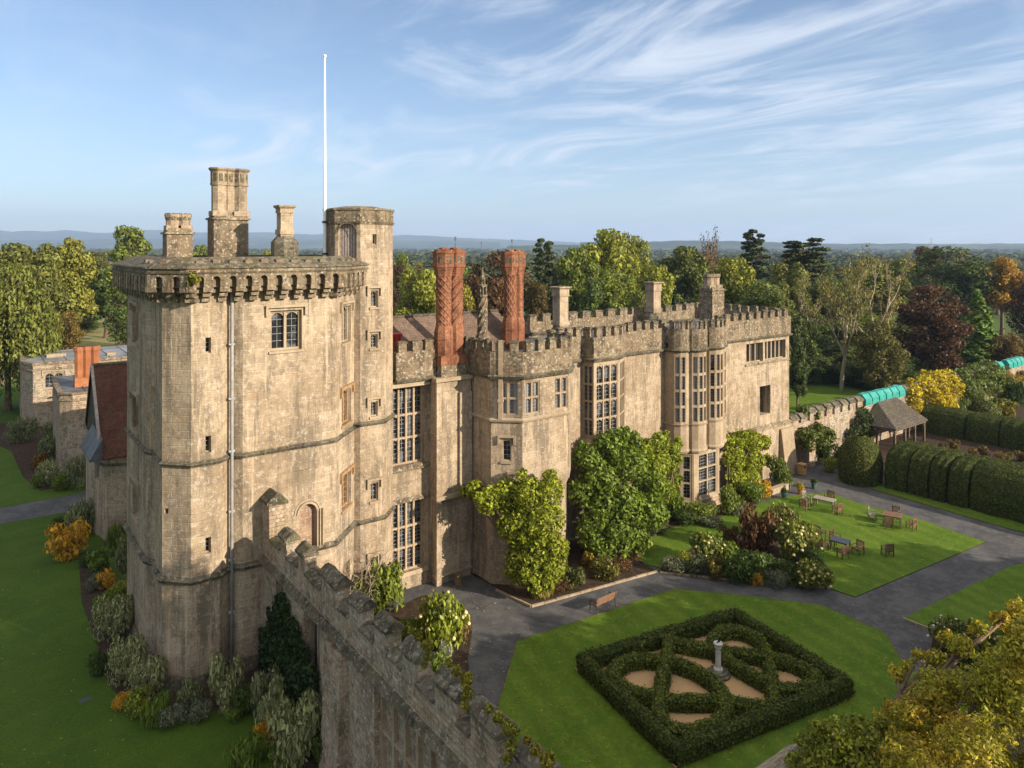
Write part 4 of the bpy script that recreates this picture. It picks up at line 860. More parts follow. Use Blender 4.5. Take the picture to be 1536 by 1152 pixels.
slab('soil_bed', [G(1401, 946), G(1452, 972), (46, 11), (43, 12), G(1395, 985)], -.2, .07, M['soil'])
slab('gravel_court', curve([(18.0, 40.6), (24.2, 40.5), (26.9, 40.5), G(742, 886), (25.6, 36.4), (21.5, 37.0)]), -.2, .012, M['asphalt'])
def edging(P, w=.14, h=.12, mat='dressed', nm='path_edging', lab=None):
    mb = MB()
    for i in range(len(P) - 1):
        a, b = P[i], P[i + 1]; L = math.dist(a, b); n = max(1, int(L / .9)); ang = math.atan2(b[1] - a[1], b[0] - a[0])
        for k in range(n):
            u = (k + .5) / n; mb.obox(a[0] + (b[0] - a[0]) * u, a[1] + (b[1] - a[1]) * u, ang + rs.uniform(-.02, .02), L / n - .03, w, -.1, h + rs.uniform(-.02, .02))
    return tag(mb.build(nm, [M[mat]]), kind='structure')
edging([G(744, 886), G(797, 911), G(986, 858)]); edging([G(990, 859), G(1090, 870), G(1180, 877), G(1246, 884)], .12, .1)
edging([G(776, 963), G(1010, 885), G(1100, 893), G(1231, 909), G(1327, 950), G(1362, 1006)], .05, .052, 'bark'); edging([G(776, 963), (17.5, 25.6)], .05, .052, 'bark')
edging([G(1355, 929), G(1401, 947), G(1452, 976)], .1, .1)
mb = MB(); mb.obox(*G(248, 1050), .3, .9, .5, .0, .026); mb.obox(*G(128, 1050), .2, .5, .35, 0, .026); tag(mb.build('drain_cover', [M['iron']]), kind='structure')

# far country: low ridges on the skyline
def ridge(name, pts, z0, mat, depth, seed):
    r_ = random.Random(seed); mb = MB(); n = len(pts); rows = []
    for f in (0, .3, .65, 1, 1.5):
        row = []
        for (px, py, d) in pts:
            x, y = at(px, d * (1 + depth * f)); hgt = (zof(py, d) + 3) * min(1, f * 1.0) ** .7 * (1 if f <= 1 else .7)
            row.append((x, y, z0 + hgt + (mnoise.noise(Vector((x * .002, y * .002, seed))) * .12 * hgt if f > 0 else 0)))
        rows.append(row)
    vs = [p for r in rows for p in r]; fs = [(k * n + i, k * n + i + 1, (k + 1) * n + i + 1, (k + 1) * n + i) for k in range(4) for i in range(n - 1)]
    mb.add(vs, fs, 0, True); return tag(mb.build(name, [mat]), kind='structure')
def skyline(seed, px0, px1, step, d, f):
    return [(px, f(px) + 1.6 * mnoise.noise(Vector((px * .035, seed, 0))) + .8 * mnoise.noise(Vector((px * .12, seed, 4))), d) for px in range(px0, px1, step)]
ridge('hills', skyline(1, -260, 900, 10, 9500, lambda p: 341 + (0 if p < 250 else (p - 250) * .022) + max(0, p - 640) * .035), -.5, M['far_hill'], .22, 1)
ridge('hills', skyline(2, -260, 760, 10, 7000, lambda p: 355 + abs(p - 300) * .012), -.5, M['far_hill'], .2, 2)
ridge('hills', skyline(3, 870, 1800, 10, 4200, lambda p: 359 + abs(p - 1010) * .02 if p < 1300 else 365), -.5, M['far_hill'], .2, 3)
ridge('hills', skyline(5, 760, 900, 6, 3200, lambda p: 367 + abs(p - 835) * .03), -.5, M['far_hill'], .12, 4)

# ================================================================ FOLIAGE LIBRARY
def leafmesh(name, P, N, size, mat, rng, elong=1.5, jitter=.9, sizevar=.65, origin=(0, 0, 0), lift=0.):
    """one small rhombic face per leaf, facing roughly along N"""
    n = len(P); N = N + rng.normal(0, jitter, (n, 3)) * .6; N /= np.linalg.norm(N, axis=1, keepdims=True) + 1e-9
    r = rng.normal(0, 1, (n, 3)); r[:, 2] += lift
    t = np.cross(N, r); t /= np.linalg.norm(t, axis=1, keepdims=True) + 1e-9
    if lift: b = t; t = np.cross(b, N)
    else: b = np.cross(N, t)
    s = (size * (1 + rng.uniform(-sizevar, sizevar, n)))[:, None]
    fold = N * s * .14
    V = np.stack([P - t * s * elong / 2 - fold, P + b * s / 2 + fold * .5, P + t * s * elong / 2 - fold, P - b * s / 2 + fold * .5], 1).reshape(-1, 3) - np.array(origin)
    me = bpy.data.meshes.new(name); me.vertices.add(4 * n); me.vertices.foreach_set('co', V.ravel())
    me.loops.add(4 * n); me.loops.foreach_set('vertex_index', np.arange(4 * n, dtype=np.int32))
    me.polygons.add(n); me.polygons.foreach_set('loop_start', np.arange(0, 4 * n, 4, dtype=np.int32))
    me.update(calc_edges=True); me.materials.append(M[mat]); return me
def usphere(rng, n): v = rng.normal(0, 1, (n, 3)); return v / np.linalg.norm(v, axis=1, keepdims=True)
def lobes_cloud(rng, C, Rr, n, shell=.55, up=.25):
    """points on and just inside a set of ellipsoidal lobes"""
    w = (Rr[:, 0] * Rr[:, 1] + Rr[:, 1] * Rr[:, 2] + Rr[:, 0] * Rr[:, 2]); k = rng.choice(len(C), n, p=w / w.sum())
    d = usphere(rng, n); d[:, 2] += up; d /= np.linalg.norm(d, axis=1, keepdims=True)
    rad = 1 - shell * rng.random(n) ** 1.8; rad *= 1 + rng.normal(0, .07, n)
    return C[k] + d * Rr[k] * rad[:, None], d
def crown_lobes(rng, H, r, base, nl, lr=.34, shape='round'):
    C, Q = [], []
    for i in range(nl):
        d = usphere(rng, 1)[0]; f = (rng.random() ** .45) * .82
        z = d[2]; zz = base + (H - base) * (.5 + .5 * z * f)
        if shape == 'round': rr = r * f * math.hypot(d[0], d[1])
        elif shape == 'tall': rr = r * f * math.hypot(d[0], d[1]) * (1.1 - .35 * (.5 + .5 * z * f))
        a = math.atan2(d[1], d[0]); l = lr * r * rng.uniform(.65, 1.25)
        C.append((rr * math.cos(a), rr * math.sin(a), zz)); Q.append((l, l, l * rng.uniform(.7, .95)))
    return np.array(C), np.array(Q)
def limbs(m, rng, H, base, r, nb, r0, bend=.25, twig=True):
    top = H * .9; sway = [rng.uniform(-.25, .25) * r * .3 for _ in range(2)]
    pts = [(sway[0] * t * t, sway[1] * t * t, top * t) for t in (0, .12, .3, .5, .7, .88, 1)]
    m.path(pts, [r0 * 1.5, r0 * 1.05, r0 * .9, r0 * .68, r0 * .45, r0 * .25, r0 * .08], 8)
    for i in range(nb):
        t = rng.uniform(.28, .85); z0 = top * t; a = rng.uniform(0, 6.28); ln = r * rng.uniform(.5, .95) * (1.15 - t * .5); up = rng.uniform(.35, .9)
        p0 = Vector((sway[0] * t * t, sway[1] * t * t, z0)); q = [p0 + Vector((math.cos(a) * ln * s + rng.uniform(-bend, bend) * s, math.sin(a) * ln * s + rng.uniform(-bend, bend) * s, ln * up * s ** 1.3)) for s in (0, .25, .5, .75, 1)]
        rb = r0 * (.5 - .3 * t); m.path(q, [rb, rb * .8, rb * .6, rb * .38, rb * .14], 5)
        if twig:
            for s in (2, 3):
                for _ in range(2):
                    b = rng.uniform(0, 6.28); l2 = ln * .42; e = q[s] + Vector((math.cos(b) * l2, math.sin(b) * l2, l2 * rng.uniform(.2, .9))); m.path([q[s], (q[s] + e) / 2 + Vector((0, 0, .1)), e], [rb * .42, rb * .28, rb * .07], 4)
PROTO = {}                                                   # kind -> (trunk mesh, crown mesh, trunk material)
def stash(m, name, mat):
    o = m.build(name, [mat]); me = o.data; bpy.data.objects.remove(o); return me
def make_tree(kind, H=20, r=6, base=4, nl=34, n=7000, leaf=.42, lr=.34, shape='round', mat='leaf', r0=.4, seed=1, bark='bark', shell=.55, elong=1.4):
    g = np.random.default_rng(seed); m = MB(); limbs(m, g, H, base, r, 9, r0)
    if shape in ('round', 'tall'): C, Q = crown_lobes(g, H, r, base, nl, lr, shape); P, N = lobes_cloud(g, C, Q, n, shell)
    elif shape == 'cone':
        z = base + (H - base) * (1 - np.sqrt(g.random(n))); k = np.floor(z * 1.1); a = g.uniform(0, 6.28, n)
        arm = .82 + .28 * np.sin(a * 5 + k * 1.9) * np.sin(a * 3 + k); rr = r * (1 - (z - base) / (H - base)) ** .85 * arm * (1 - .5 * g.random(n) ** 2)
        P = np.stack([rr * np.cos(a), rr * np.sin(a), z - .12 * rr], 1); N = np.stack([np.cos(a), np.sin(a), np.full(n, .6)], 1)
    elif shape == 'cedar':
        pts, nn = [], []; np_ = 46
        for q in range(np_):
            u = (q + g.uniform(0, 1)) / np_; zt = base + (H - base) * u; rt = r * (1 - .55 * u ** 2) * g.uniform(.55, 1.1); a = q * 2.4 + g.uniform(-.5, .5); f = g.uniform(.25, .8); cx, cy = rt * f * math.cos(a), rt * f * math.sin(a); k = int(n / np_)
            d = usphere(g, k) * g.random((k, 1)) ** .4 * np.array([rt * .36, rt * .36, .30]); d[:, 2] += .16 * np.hypot(d[:, 0], d[:, 1]) * -.6; pts.append(d + np.array([cx, cy, zt + .10 * rt * f])); nn.append(np.tile((0, 0, 1.), (k, 1)))
            m.path([(0, 0, max(zt - 1.2, 1)), (cx * .6, cy * .6, zt - .45), (cx, cy, zt - .1)], [r0 * .35, r0 * .22, r0 * .08], 4)
        P, N = np.concatenate(pts), np.concatenate(nn)
    elif shape == 'weep':
        C, Q = crown_lobes(g, H, r, base + 4, nl, lr, 'round'); P, N = lobes_cloud(g, C, Q, n // 3, .4)
        src = P[g.choice(len(P), n // 12)]; out = []
        for s in src:
            L = g.uniform(2, 6.5); k = 8; t = np.linspace(0, 1, k); o = np.stack([s[0] * (1 + .12 * t) + g.normal(0, .08, k), s[1] * (1 + .12 * t) + g.normal(0, .08, k), np.maximum(s[2] - L * t, .5)], 1); out.append(o)
        P2 = np.concatenate(out); N2 = P2 * np.array([1, 1, .0]); N2 /= np.linalg.norm(N2, axis=1, keepdims=True) + 1e-6; P = np.concatenate([P, P2]); N = np.concatenate([N, N2])
    elif shape == 'bare':
        ends = np.array(m.v)[g.choice(len(m.v), n)]; ends = ends[ends[:, 2] > base]; P = ends + g.normal(0, .42, ends.shape); N = usphere(g, len(P))
    PROTO[kind] = (stash(m, 'trunk', M[bark]), leafmesh('crown', P, N, leaf, mat, g, elong, lift=.0 if shape != 'weep' else 2.0))
make_tree('broad', seed=1, n=14000, leaf=.33, nl=44, lr=.30); make_tree('broad2', seed=2, r=6.5, nl=36, lr=.34, n=14000, leaf=.33); make_tree('tall', seed=3, r=4.6, shape='tall', nl=44, n=12000, leaf=.32, lr=.30)
make_tree('high', H=22, seed=14, r=5.5, base=15.5, n=6000, lr=.42)  # unseen tree, crown raised to shade the west lawn, not the autumn tree
make_tree('dome', seed=4, r=7, base=.2, nl=70, lr=.25, n=15000, leaf=.31, shell=.4); make_tree('tall2', seed=9, r=4.2, base=1, shape='tall', nl=36, lr=.36, n=11000, leaf=.32)
make_tree('cedar', seed=5, r=6.5, base=6, shape='cedar', mat='needle', n=14000, leaf=.36); make_tree('cone', seed=6, r=4.2, base=.5, shape='cone', mat='needle', n=9000, leaf=.40, elong=2.2)
make_tree('weep', seed=7, r=7, base=2, shape='weep', n=24000, leaf=.22, elong=2.6)
def make_bare(kind, seed, n, leaf):
    g = np.random.default_rng(seed); m = MB()
    def grow(p, d, ln, rad, lvl):
        k = 4; pts = [p]; dd = d
        for s in range(k): dd = (dd + Vector(g.normal(0, .13, 3)) + Vector((0, 0, .05))).normalized(); pts.append(pts[-1] + dd * ln / k)
        m.path(pts, [rad * (1 - .55 * s / k) for s in range(k + 1)], 6 if lvl < 2 else 3)
        if lvl == 4: return
        for c in range((3, 3, 3, 3)[lvl] + (lvl == 0)):
            a = g.uniform(0, 6.28); sp = g.uniform(.35, .8); nd = (dd + Vector((math.cos(a) * sp, math.sin(a) * sp, g.uniform(-.1, .25)))).normalized(); q = pts[g.integers(2, k + 1)]
            grow(q, nd, ln * g.uniform(.55, .8), rad * .5, lvl + 1)
    grow(Vector((0, 0, 0)), Vector((.03, 0, 1)), 8.0, .5, 0)
    V = np.array(m.v); V = V[V[:, 2] > 5]; P = V[g.choice(len(V), n)] + g.normal(0, .35, (n, 3)); PROTO[kind] = (stash(m, 'trunk', M['pale_bark']), leafmesh('crown', P, usphere(g, n), leaf, 'leaf', g, 1.5))
make_bare('bare', 12, 3000, .21); make_bare('bare2', 15, 2200, .20)
HT = {k: max(max(v.co.z for v in a.vertices), max(v.co.z for v in b.vertices)) for k, (a, b) in PROTO.items()}
RT = {k: float(np.percentile(np.hypot(*np.array([(v.co.x, v.co.y) for v in b.vertices]).T), 96)) for k, (a, b) in PROTO.items()}
def tree(kind, x, y, h, rad, colr, label, group=None, cat='tree', name='tree', rz=None, z=-.3, trunk=True):
    t, c = PROTO[kind]; o = thing(name, label, cat, (x, y, z), group, rs.uniform(0, 6.28) if rz is None else rz, (rad / RT[kind], rad / RT[kind], h / HT[kind]))
    if trunk: k = bpy.data.objects.new('trunk', t); col.objects.link(k); k.parent = o
    k = bpy.data.objects.new('crown', c); col.objects.link(k); k.parent = o; k.color = (*colr, 1); return o
# ---- shrubs
SH = {}
def make_shrub(kind, n, leaf, nl=9, lr=.5, mat='leaf', seed=1, elong=1.5, flat=.8, lift=0., shell=.6, heads=0):
    g = np.random.default_rng(seed); C, Q = [], []
    for i in range(nl): d = usphere(g, 1)[0]; f = g.random() ** .5 * .55; C.append((d[0] * f, d[1] * f, .5 + .38 * d[2] * f / .55)); l = lr * g.uniform(.6, 1.1); Q.append((l, l, l * flat))
    P, N = lobes_cloud(g, np.array(C), np.array(Q), n, shell); P[:, 2] = np.abs(P[:, 2]); P[:, 2] *= 1 / P[:, 2].max(); P[:, :2] /= np.percentile(np.hypot(P[:, 0], P[:, 1]), 97)
    me = leafmesh('leaves', P, N, leaf, mat, g, elong, lift=lift); hd = None
    if heads:
        m = MB(); k = 0
        while k < heads:
            i = g.integers(len(P))
            if P[i, 2] < .35: continue
            p = P[i] + N[i] * .07; q = .085 * g.uniform(.7, 1.2)
            m.lathe((p[0], p[1], p[2] - q * .7), [(q * .55, 0), (q, q * .28), (q * .95, q * .5), (q * .5, q * .75), (q * .1, q * .82)], 7, sm=True); k += 1
        hd = m
    SH[kind] = (me, hd)
make_shrub('round', 2600, .075, seed=21); make_shrub('round2', 2600, .07, 14, .38, seed=22); make_shrub('mound', 2600, .052, 7, .55, 'hedge_leaf', 23, 2.4, .75, .8)
make_shrub('loose', 1900, .095, 16, .32, seed=24); make_shrub('grassy', 1500, .05, 6, .5, seed=25, elong=7, lift=3.); make_shrub('upright', 2600, .07, 12, .36, 'hedge_leaf', 26, 2.0, 1.0, 1.0); make_shrub('flowering', 2000, .085, 10, .45, seed=27, heads=60)
HEADS = {}
def shrub(kind, x, y, h, r, colr, label, group=None, heads=None, z=0.03, name='shrub', cat='shrub'):
    me, hd = SH[kind]; s = (r, r * rs.uniform(.88, 1.12), h); rz = rs.uniform(0, 6.28)
    if heads is None:
        o = bpy.data.objects.new(name, me); col.objects.link(o); o.location = (x, y, z); o.scale = s; o.rotation_euler = (0, 0, rz); o.color = (*colr, 1); return tag(o, label, cat, group)
    o = thing(name, label, cat, (x, y, z), group, rz, s); k = bpy.data.objects.new('leaves', me); col.objects.link(k); k.parent = o; k.color = (*colr, 1)
    if (kind, heads) not in HEADS: HEADS[(kind, heads)] = stash(hd, 'blossom', M[heads])
    k = bpy.data.objects.new('blossom', HEADS[(kind, heads)]); k['kind'] = 'stuff'; col.objects.link(k); k.parent = o; return o
# ---- clipped hedges and climbers: leaves scattered over the faces of a solid core
def skin(name, m, mat, leaf, dens, colr, seed, label=None, cat=None, core=None, parent=None, depth=.10, elong=1.5, group=None, jitter=.6, kind=None, corename='branches'):
    g = np.random.default_rng(seed); V = np.array(m.v); tri = []
    for f in m.f:
        for k in range(1, len(f) - 1): tri.append((f[0], f[k], f[k + 1]))
    T = np.array(tri); A, B, C_ = V[T[:, 0]], V[T[:, 1]], V[T[:, 2]]; cr = np.cross(B - A, C_ - A); ar = np.linalg.norm(cr, axis=1) / 2
    n = int(ar.sum() * dens); k = g.choice(len(T), n, p=ar / ar.sum()); u, v = g.random(n), g.random(n); fl = u + v > 1; u[fl], v[fl] = 1 - u[fl], 1 - v[fl]
    N = cr[k] / (2 * ar[k][:, None] + 1e-9); P = A[k] + (B - A)[k] * u[:, None] + (C_ - A)[k] * v[:, None] + N * (g.normal(0, depth, n) * .6)[:, None]
    org = (float(V[:, 0].mean()), float(V[:, 1].mean()), float(V[:, 2].min()))
    me = leafmesh(name if not core else 'leaves', P, N, leaf, mat, g, elong, jitter, origin=org)
    if core:
        o = thing(name, label, cat, org, group); k2 = bpy.data.objects.new('leaves', me); col.objects.link(k2); k2.parent = o; k2.color = (*colr, 1)
        m.build(corename, [M[core]], o); return o
    o = bpy.data.objects.new(name, me); col.objects.link(o); o.location = org; o.color = (*colr, 1); return tag(o, label, cat, group, kind)
def band(P, w, h, z=0.05, closed=False, round_=.10):
    """hedge body along a path with slightly domed top"""
    m = MB(); n = len(P); prof = [(-.5, 0), (-.5, .82), (-.34, 1.), (.34, 1.), (.5, .82), (.5, 0)]; rows = []
    for i in range(n):
        a = Vector(P[(i - 1) % n] if closed or i else P[i]); b = Vector(P[(i + 1) % n] if closed or i < n - 1 else P[i]); d = (b - a).normalized(); q = Vector((d.y, -d.x)); p = Vector(P[i])
        wob = 1 + .08 * mnoise.noise(Vector((p.x * .9, p.y * .9, 3))); hb = h * (1 + .07 * mnoise.noise(Vector((p.x * .8, p.y * .8, 9))))
        rows.append([(p.x + q.x * s * w * wob, p.y + q.y * s * w * wob, z + t * hb) for s, t in prof])
    k = len(prof); vs = [p for r in rows for p in r]
    for i in range(n if closed else n - 1):
        j = (i + 1) % n; m.f += [[j * k + s, i * k + s, i * k + s + 1, j * k + s + 1] for s in range(k - 1)]
    m.v = vs
    if not closed: m.f += [list(range(k)), [(n - 1) * k + s for s in range(k)][::-1]]
    m.m = [0] * len(m.f); m.s = [False] * len(m.f); return m
simple('hedge_core', (.022, .034, .010), .95, .4, 6, .05, 0, .8)
simple('crown_core', (.030, .026, .014), .95, .4, 4, .05, 0, .8)

# ================================================================ KNOT GARDEN
KO = G(858, 1003); ka = R(-10.2); KU = (math.cos(ka), math.sin(ka)); KV = (math.sin(ka), -math.cos(ka))
kp = lambda u, v: (KO[0] + u * KU[0] + v * KV[0], KO[1] + u * KU[1] + v * KV[1])
slab('gravel', [kp(.1, .1), kp(11.2, .1), kp(11.2, 8.2), kp(.1, 8.2)], .0, .075, M['gravel'])
def cr_path(P, k=5):
    Q = []; n = len(P)
    for i in range(n - 1):
        p0, p1, p2, p3 = Vector(P[max(i - 1, 0)]), Vector(P[i]), Vector(P[i + 1]), Vector(P[min(i + 2, n - 1)])
        for s in range(k): t = s / k; Q.append(tuple(.5 * ((2 * p1) + (p2 - p0) * t + (2 * p0 - 5 * p1 + 4 * p2 - p3) * t * t + (3 * p1 - p0 - 3 * p2 + p3) * t ** 3)))
    return Q + [P[-1]]
HG = (.052, .070, .010)
rect = [(.4, .4), (3, .4), (6, .35), (8.5, .4), (10.9, .4), (10.95, 2.5), (10.95, 5.5), (10.9, 7.95), (8.5, 7.95), (6, 8.0), (3, 7.95), (.4, 7.95), (.4, 5.5), (.4, 2.5)]
rr_ = []
for i in range(len(rect)):
    a, b = rect[i], rect[(i + 1) % len(rect)]
    for s in range(6): rr_.append(kp(a[0] + (b[0] - a[0]) * s / 6, a[1] + (b[1] - a[1]) * s / 6))
skin('box_hedge', band(rr_, .62, .76, .05, True), 'hedge_leaf', .07, 560, HG, 31, 'clipped rectangular box hedge framing the knot garden', 'hedge', 'hedge_core')
LEFT = [(5.9, .7), (4.44, 2.17), (3.08, 3.55), (1.98, 4.75), (1.05, 6.05), (1.3, 6.95), (2.3, 7.3), (3.4, 7.25), (4.35, 6.7), (5.1, 5.5), (5.2, 4.24), (4.88, 3.13), (4.23, 2.27), (3.37, 1.63), (2.23, 1.45), (1.2, 1.94), (.98, 2.72), (1.2, 3.7), (2.03, 4.72), (3.17, 5.47), (4.41, 6.09), (5.4, 6.94), (6.2, 7.6)]
mir = lambda p: (12.25 - p[0] - .35, p[1])
skin('box_hedge', band([kp(*p) for p in cr_path(LEFT)], .56, .64, .06), 'hedge_leaf', .07, 560, (.082, .104, .014), 32, 'looping interlaced box hedge in the half of the knot nearer the ruined wall', 'hedge', 'hedge_core')
RIGHT = [(5.5, .75), (6.9, 2.3), (8.22, 3.5), (9.18, 4.35), (10.0, 5.3), (10.25, 6.4), (9.9, 7.05), (8.98, 7.2), (7.9, 6.85), (7.5, 5.8), (7.35, 4.9), (7.2, 3.6), (7.4, 2.4), (8.3, 1.6), (9.3, 1.4), (10.05, 2.1), (10.1, 3.2), (9.22, 4.5), (7.86, 6.1), (6.4, 7.6)]
skin('box_hedge', band([kp(*p) for p in cr_path(RIGHT)], .56, .64, .055), 'hedge_leaf', .07, 560, (.080, .102, .014), 33, 'looping interlaced box hedge in the half of the knot farther from the ruined wall', 'hedge', 'hedge_core')
sx, sy = kp(6.35, 3.95)
sd_ = thing('sundial', 'white stone pedestal sundial standing in the middle of the knot garden', 'sundial', (sx, sy, .075))
mb = MB(); mb.lathe((sx, sy, .075), [(.62, 0), (.62, .12), (.5, .16), (.5, .24)], 14); mb.build('base', [M['weathered']], sd_)
mb = MB(); mb.lathe((sx, sy, .3), [(.23, 0), (.23, .12), (.15, .2), (.125, 1.12), (.18, 1.2), (.18, 1.3)], 12); mb.build('pedestal', [M['pale_stone']], sd_)
mb = MB(); mb.lathe((sx, sy, 1.6), [(.18, 0), (.23, .05), (.24, .13), (.1, .131)], 14); mb.add([(sx - .15, sy, 1.735), (sx + .15, sy, 1.735), (sx + .12, sy, 1.98)], [(0, 1, 2), (2, 1, 0)], 1); mb.build('dial', [M['pale_stone'], M['iron']], sd_)

# ================================================================ FURNITURE
def child(mb, name, mat, par): return mb.build(name, [M[mat]], par)
def proto_chair(mat):
    r0 = thing('garden_chair', None, None); ORG[r0.name] = (0, 0, 0)
    m = MB()
    for k in range(5): m.box(-.26, .26, -.24 + .1 * k, -.155 + .1 * k, .40, .425)
    m.box(-.28, .28, -.27, -.24, .34, .42); m.box(-.28, .28, .24, .27, .34, .42); child(m, 'seat', mat, r0)
    m = MB(); m.box(-.28, .28, .25, .29, .84, .92); m.box(-.28, .28, .25, .29, .48, .53)
    for k in range(7): m.box(-.25 + .083 * k - .02, -.25 + .083 * k + .02, .255, .285, .53, .84)
    child(m, 'backrest', mat, r0)
    for s in (-1, 1):
        m = MB(); m.box(s * .29 - .035, s * .29 + .035, -.29, .28, .63, .66); child(m, 'armrest', mat, r0)
        m = MB(); m.box(s * .29 - .03, s * .29 + .03, -.28, -.22, 0, .63); child(m, 'leg', mat, r0)
        m = MB(); m.box(s * .29 - .03, s * .29 + .03, .24, .30, 0, .92); child(m, 'leg', mat, r0)
    return r0
def proto_table(top, leg, lx, ly):
    r0 = thing('garden_table', None, None); m = MB(); n = int(ly / .12)
    for k in range(n): y = -ly / 2 + ly * (k + .5) / n; m.box(-lx / 2, lx / 2, y - ly / n / 2 + .006, y + ly / n / 2 - .006, .71, .74)
    m.box(-lx / 2 + .06, lx / 2 - .06, -ly / 2 + .06, ly / 2 - .06, .64, .709); child(m, 'tabletop', top, r0)
    for a in (-1, 1):
        for b in (-1, 1): m = MB(); x, y = a * (lx / 2 - .1), b * (ly / 2 - .1); m.box(x - .04, x + .04, y - .04, y + .04, 0, .64); child(m, 'leg', leg, r0)
    return r0
PR = {}
def place(key, mk, x, y, rz, label, cat, group, z=.05):
    if key not in PR: o = PR[key] = mk()
    else:
        s = PR[key]; o = s.copy(); col.objects.link(o)
        for ch in s.children: c = ch.copy(); col.objects.link(c); c.parent = o
    o.location = (x, y, z); o.rotation_euler = (0, 0, rz); tag(o, label, cat, group)
CG = 'garden chairs on the tea lawn'
for (x, y, deg, mat, lab) in (
    (56.0, 33.9, 95, 'teak', 'light brown wooden armchair left of the table nearest the castle'),
    (57.7, 34.7, 5, 'silver_teak', 'bleached whitish wooden armchair at the castle end of the table nearest the castle'),
    (59.4, 33.6, -88, 'dark_teak', 'dark brown wooden armchair behind the table nearest the castle'),
    (57.4, 31.8, 175, 'teak', 'light brown wooden armchair in front of the table nearest the castle'),
    (58.4, 29.4, 20, 'silver_teak', 'pale backed wooden armchair at the left of the brown table beside the path'),
    (57.5, 27.7, 130, 'dark_teak', 'dark wooden armchair with its back to the camera at the brown table beside the path'),
    (60.1, 28.4, -80, 'teak', 'brown wooden armchair behind the brown table beside the path'),
    (58.7, 26.5, 178, 'teak', 'light brown wooden armchair at the right end of the brown table beside the path'),
    (51.6, 29.9, 75, 'dark_teak', 'dark wooden armchair standing apart between flower border and lawn'),
    (51.5, 28.7, 2, 'dark_teak', 'dark wooden armchair behind the blue-topped table'),
    (49.6, 28.6, 80, 'dark_teak', 'dark wooden armchair left of the blue-topped table'),
    (49.5, 27.0, 160, 'dark_teak', 'dark wooden armchair with its back to the camera at the blue-topped table'),
    (51.0, 26.7, -100, 'dark_teak', 'dark wooden armchair right of the blue-topped table'),
    (52.4, 25.3, 150, 'dark_teak', 'lone dark wooden armchair on the lawn away from any table')):
    place('chair' + mat, lambda: proto_chair(mat), x, y, R(deg), lab, 'chair', CG)
TG = 'garden tables on the tea lawn'
place('t1', lambda: proto_table('silver_teak', 'silver_teak', .95, 1.7), 57.9, 33.2, R(12), 'pale weathered slatted table nearest the castle', 'table', TG)
place('t2', lambda: proto_table('teak', 'silver_teak', 1.25, 1.35), 58.8, 28.0, R(20), 'brown slatted table on the lawn beside the path', 'table', TG)
place('t3', lambda: proto_table('blue_top', 'dark_teak', 1.0, 1.25), 50.6, 27.8, R(10), 'dark blue-topped table beside the flower border', 'table', TG)
bx_, by_ = G(907, 914); bn = thing('park_bench', 'brown slatted bench with black iron ends on the dark path', 'bench', (bx_, by_, 0))
ang = R(2); m = MB(); ca, sa = math.cos(ang), math.sin(ang); bl = lambda x, y: (bx_ + x * ca - y * sa, by_ + x * sa + y * ca)
for k in range(5): m.obox(*bl(0, -.0 + .1 * k), ang, 1.7, .08, .42, .45)
m.build('seat', [M['teak']], bn); m = MB()
for k in range(5): m.obox(*bl(0, -.1 - .02 * k), ang, 1.7, .03, .5 + .09 * k, .57 + .09 * k)
m.build('backrest', [M['teak']], bn)
for s in (-.8, .8):
    m = MB(); p = lambda y, z: (*bl(s, y), z)
    m.path([p(.5, 0), p(.43, .25), p(.45, .42), p(.45, .66)], [.035] * 4, 6); m.path([p(-.2, 0), p(-.1, .3), p(-.08, .5), p(-.2, .95)], [.035] * 4, 6); m.path([p(.47, .66), p(.2, .68), p(-.12, .64)], [.03] * 3, 6); m.path([p(.43, .41), p(-.08, .41)], [.03] * 2, 6); m.build('iron_end', [M['iron']], bn)
def pot(name, px, py, r, h, mat, lab, plant, colr, z=0.0):
    x, y = G(px, py, z); o = thing(name, lab, 'plant pot', (x, y, z)); m = MB(); m.lathe((x, y, z), [(r * .7, 0), (r * .95, h * .85), (r * 1.1, h * .86), (r * 1.1, h), (r * .9, h), (r * .9, h - .05)], 12); m.build('pot', [M[mat]], o)
    if plant: k = bpy.data.objects.new('plant', SH[plant][0]); col.objects.link(k); k.parent = o; k.location = (0, 0, h - .08); k.scale = (r * 1.3, r * 1.3, r * 1.8); k.color = (*colr, 1)
pot('plant_pot', 1176, 747, .26, .55, 'green_pot', 'dark green pot at the lawn edge nearest the castle wall', 'grassy', (.06, .09, .03))
pot('plant_pot', 1201, 741, .30, .55, 'terracotta', 'terracotta pot holding a yellow-flowering plant by the lawn edge', 'round', (.30, .26, .03))
pot('plant_pot', 1221, 733, .26, .6, 'green_pot', 'dark green pot on the path near the white chair', 'grassy', (.05, .08, .03))
x, y = G(1203, 712); mb = MB(); mb.box(x - .32, x + .32, y - .3, y + .3, .05, 1.0); mb.box(x - .38, x + .38, y - .36, y + .36, 1.0, 1.08); mb.box(x - .2, x + .2, y - .305, y - .29, .7, .88, 1)
tag(mb.build('litter_bin', [M['bin_wood'], M['dark_room']], None, (x, y, .0)), 'light wooden litter bin in the shade of the garden arch', 'bin')
x, y = G(688, 878); mb = MB(); rough_block(mb, [[(x + .3 * s_ * math.cos(2 * math.pi * i / 10), y + .3 * s_ * math.sin(2 * math.pi * i / 10), z) for i in range(10)] for s_, z in ((1, 0), (.95, .35), (.92, .72))], .05); tag(mb.build('tree_stump', [M['bark']], None, (x, y, 0)), 'short brown log stump standing on the gravel by the castle wall', 'stump')
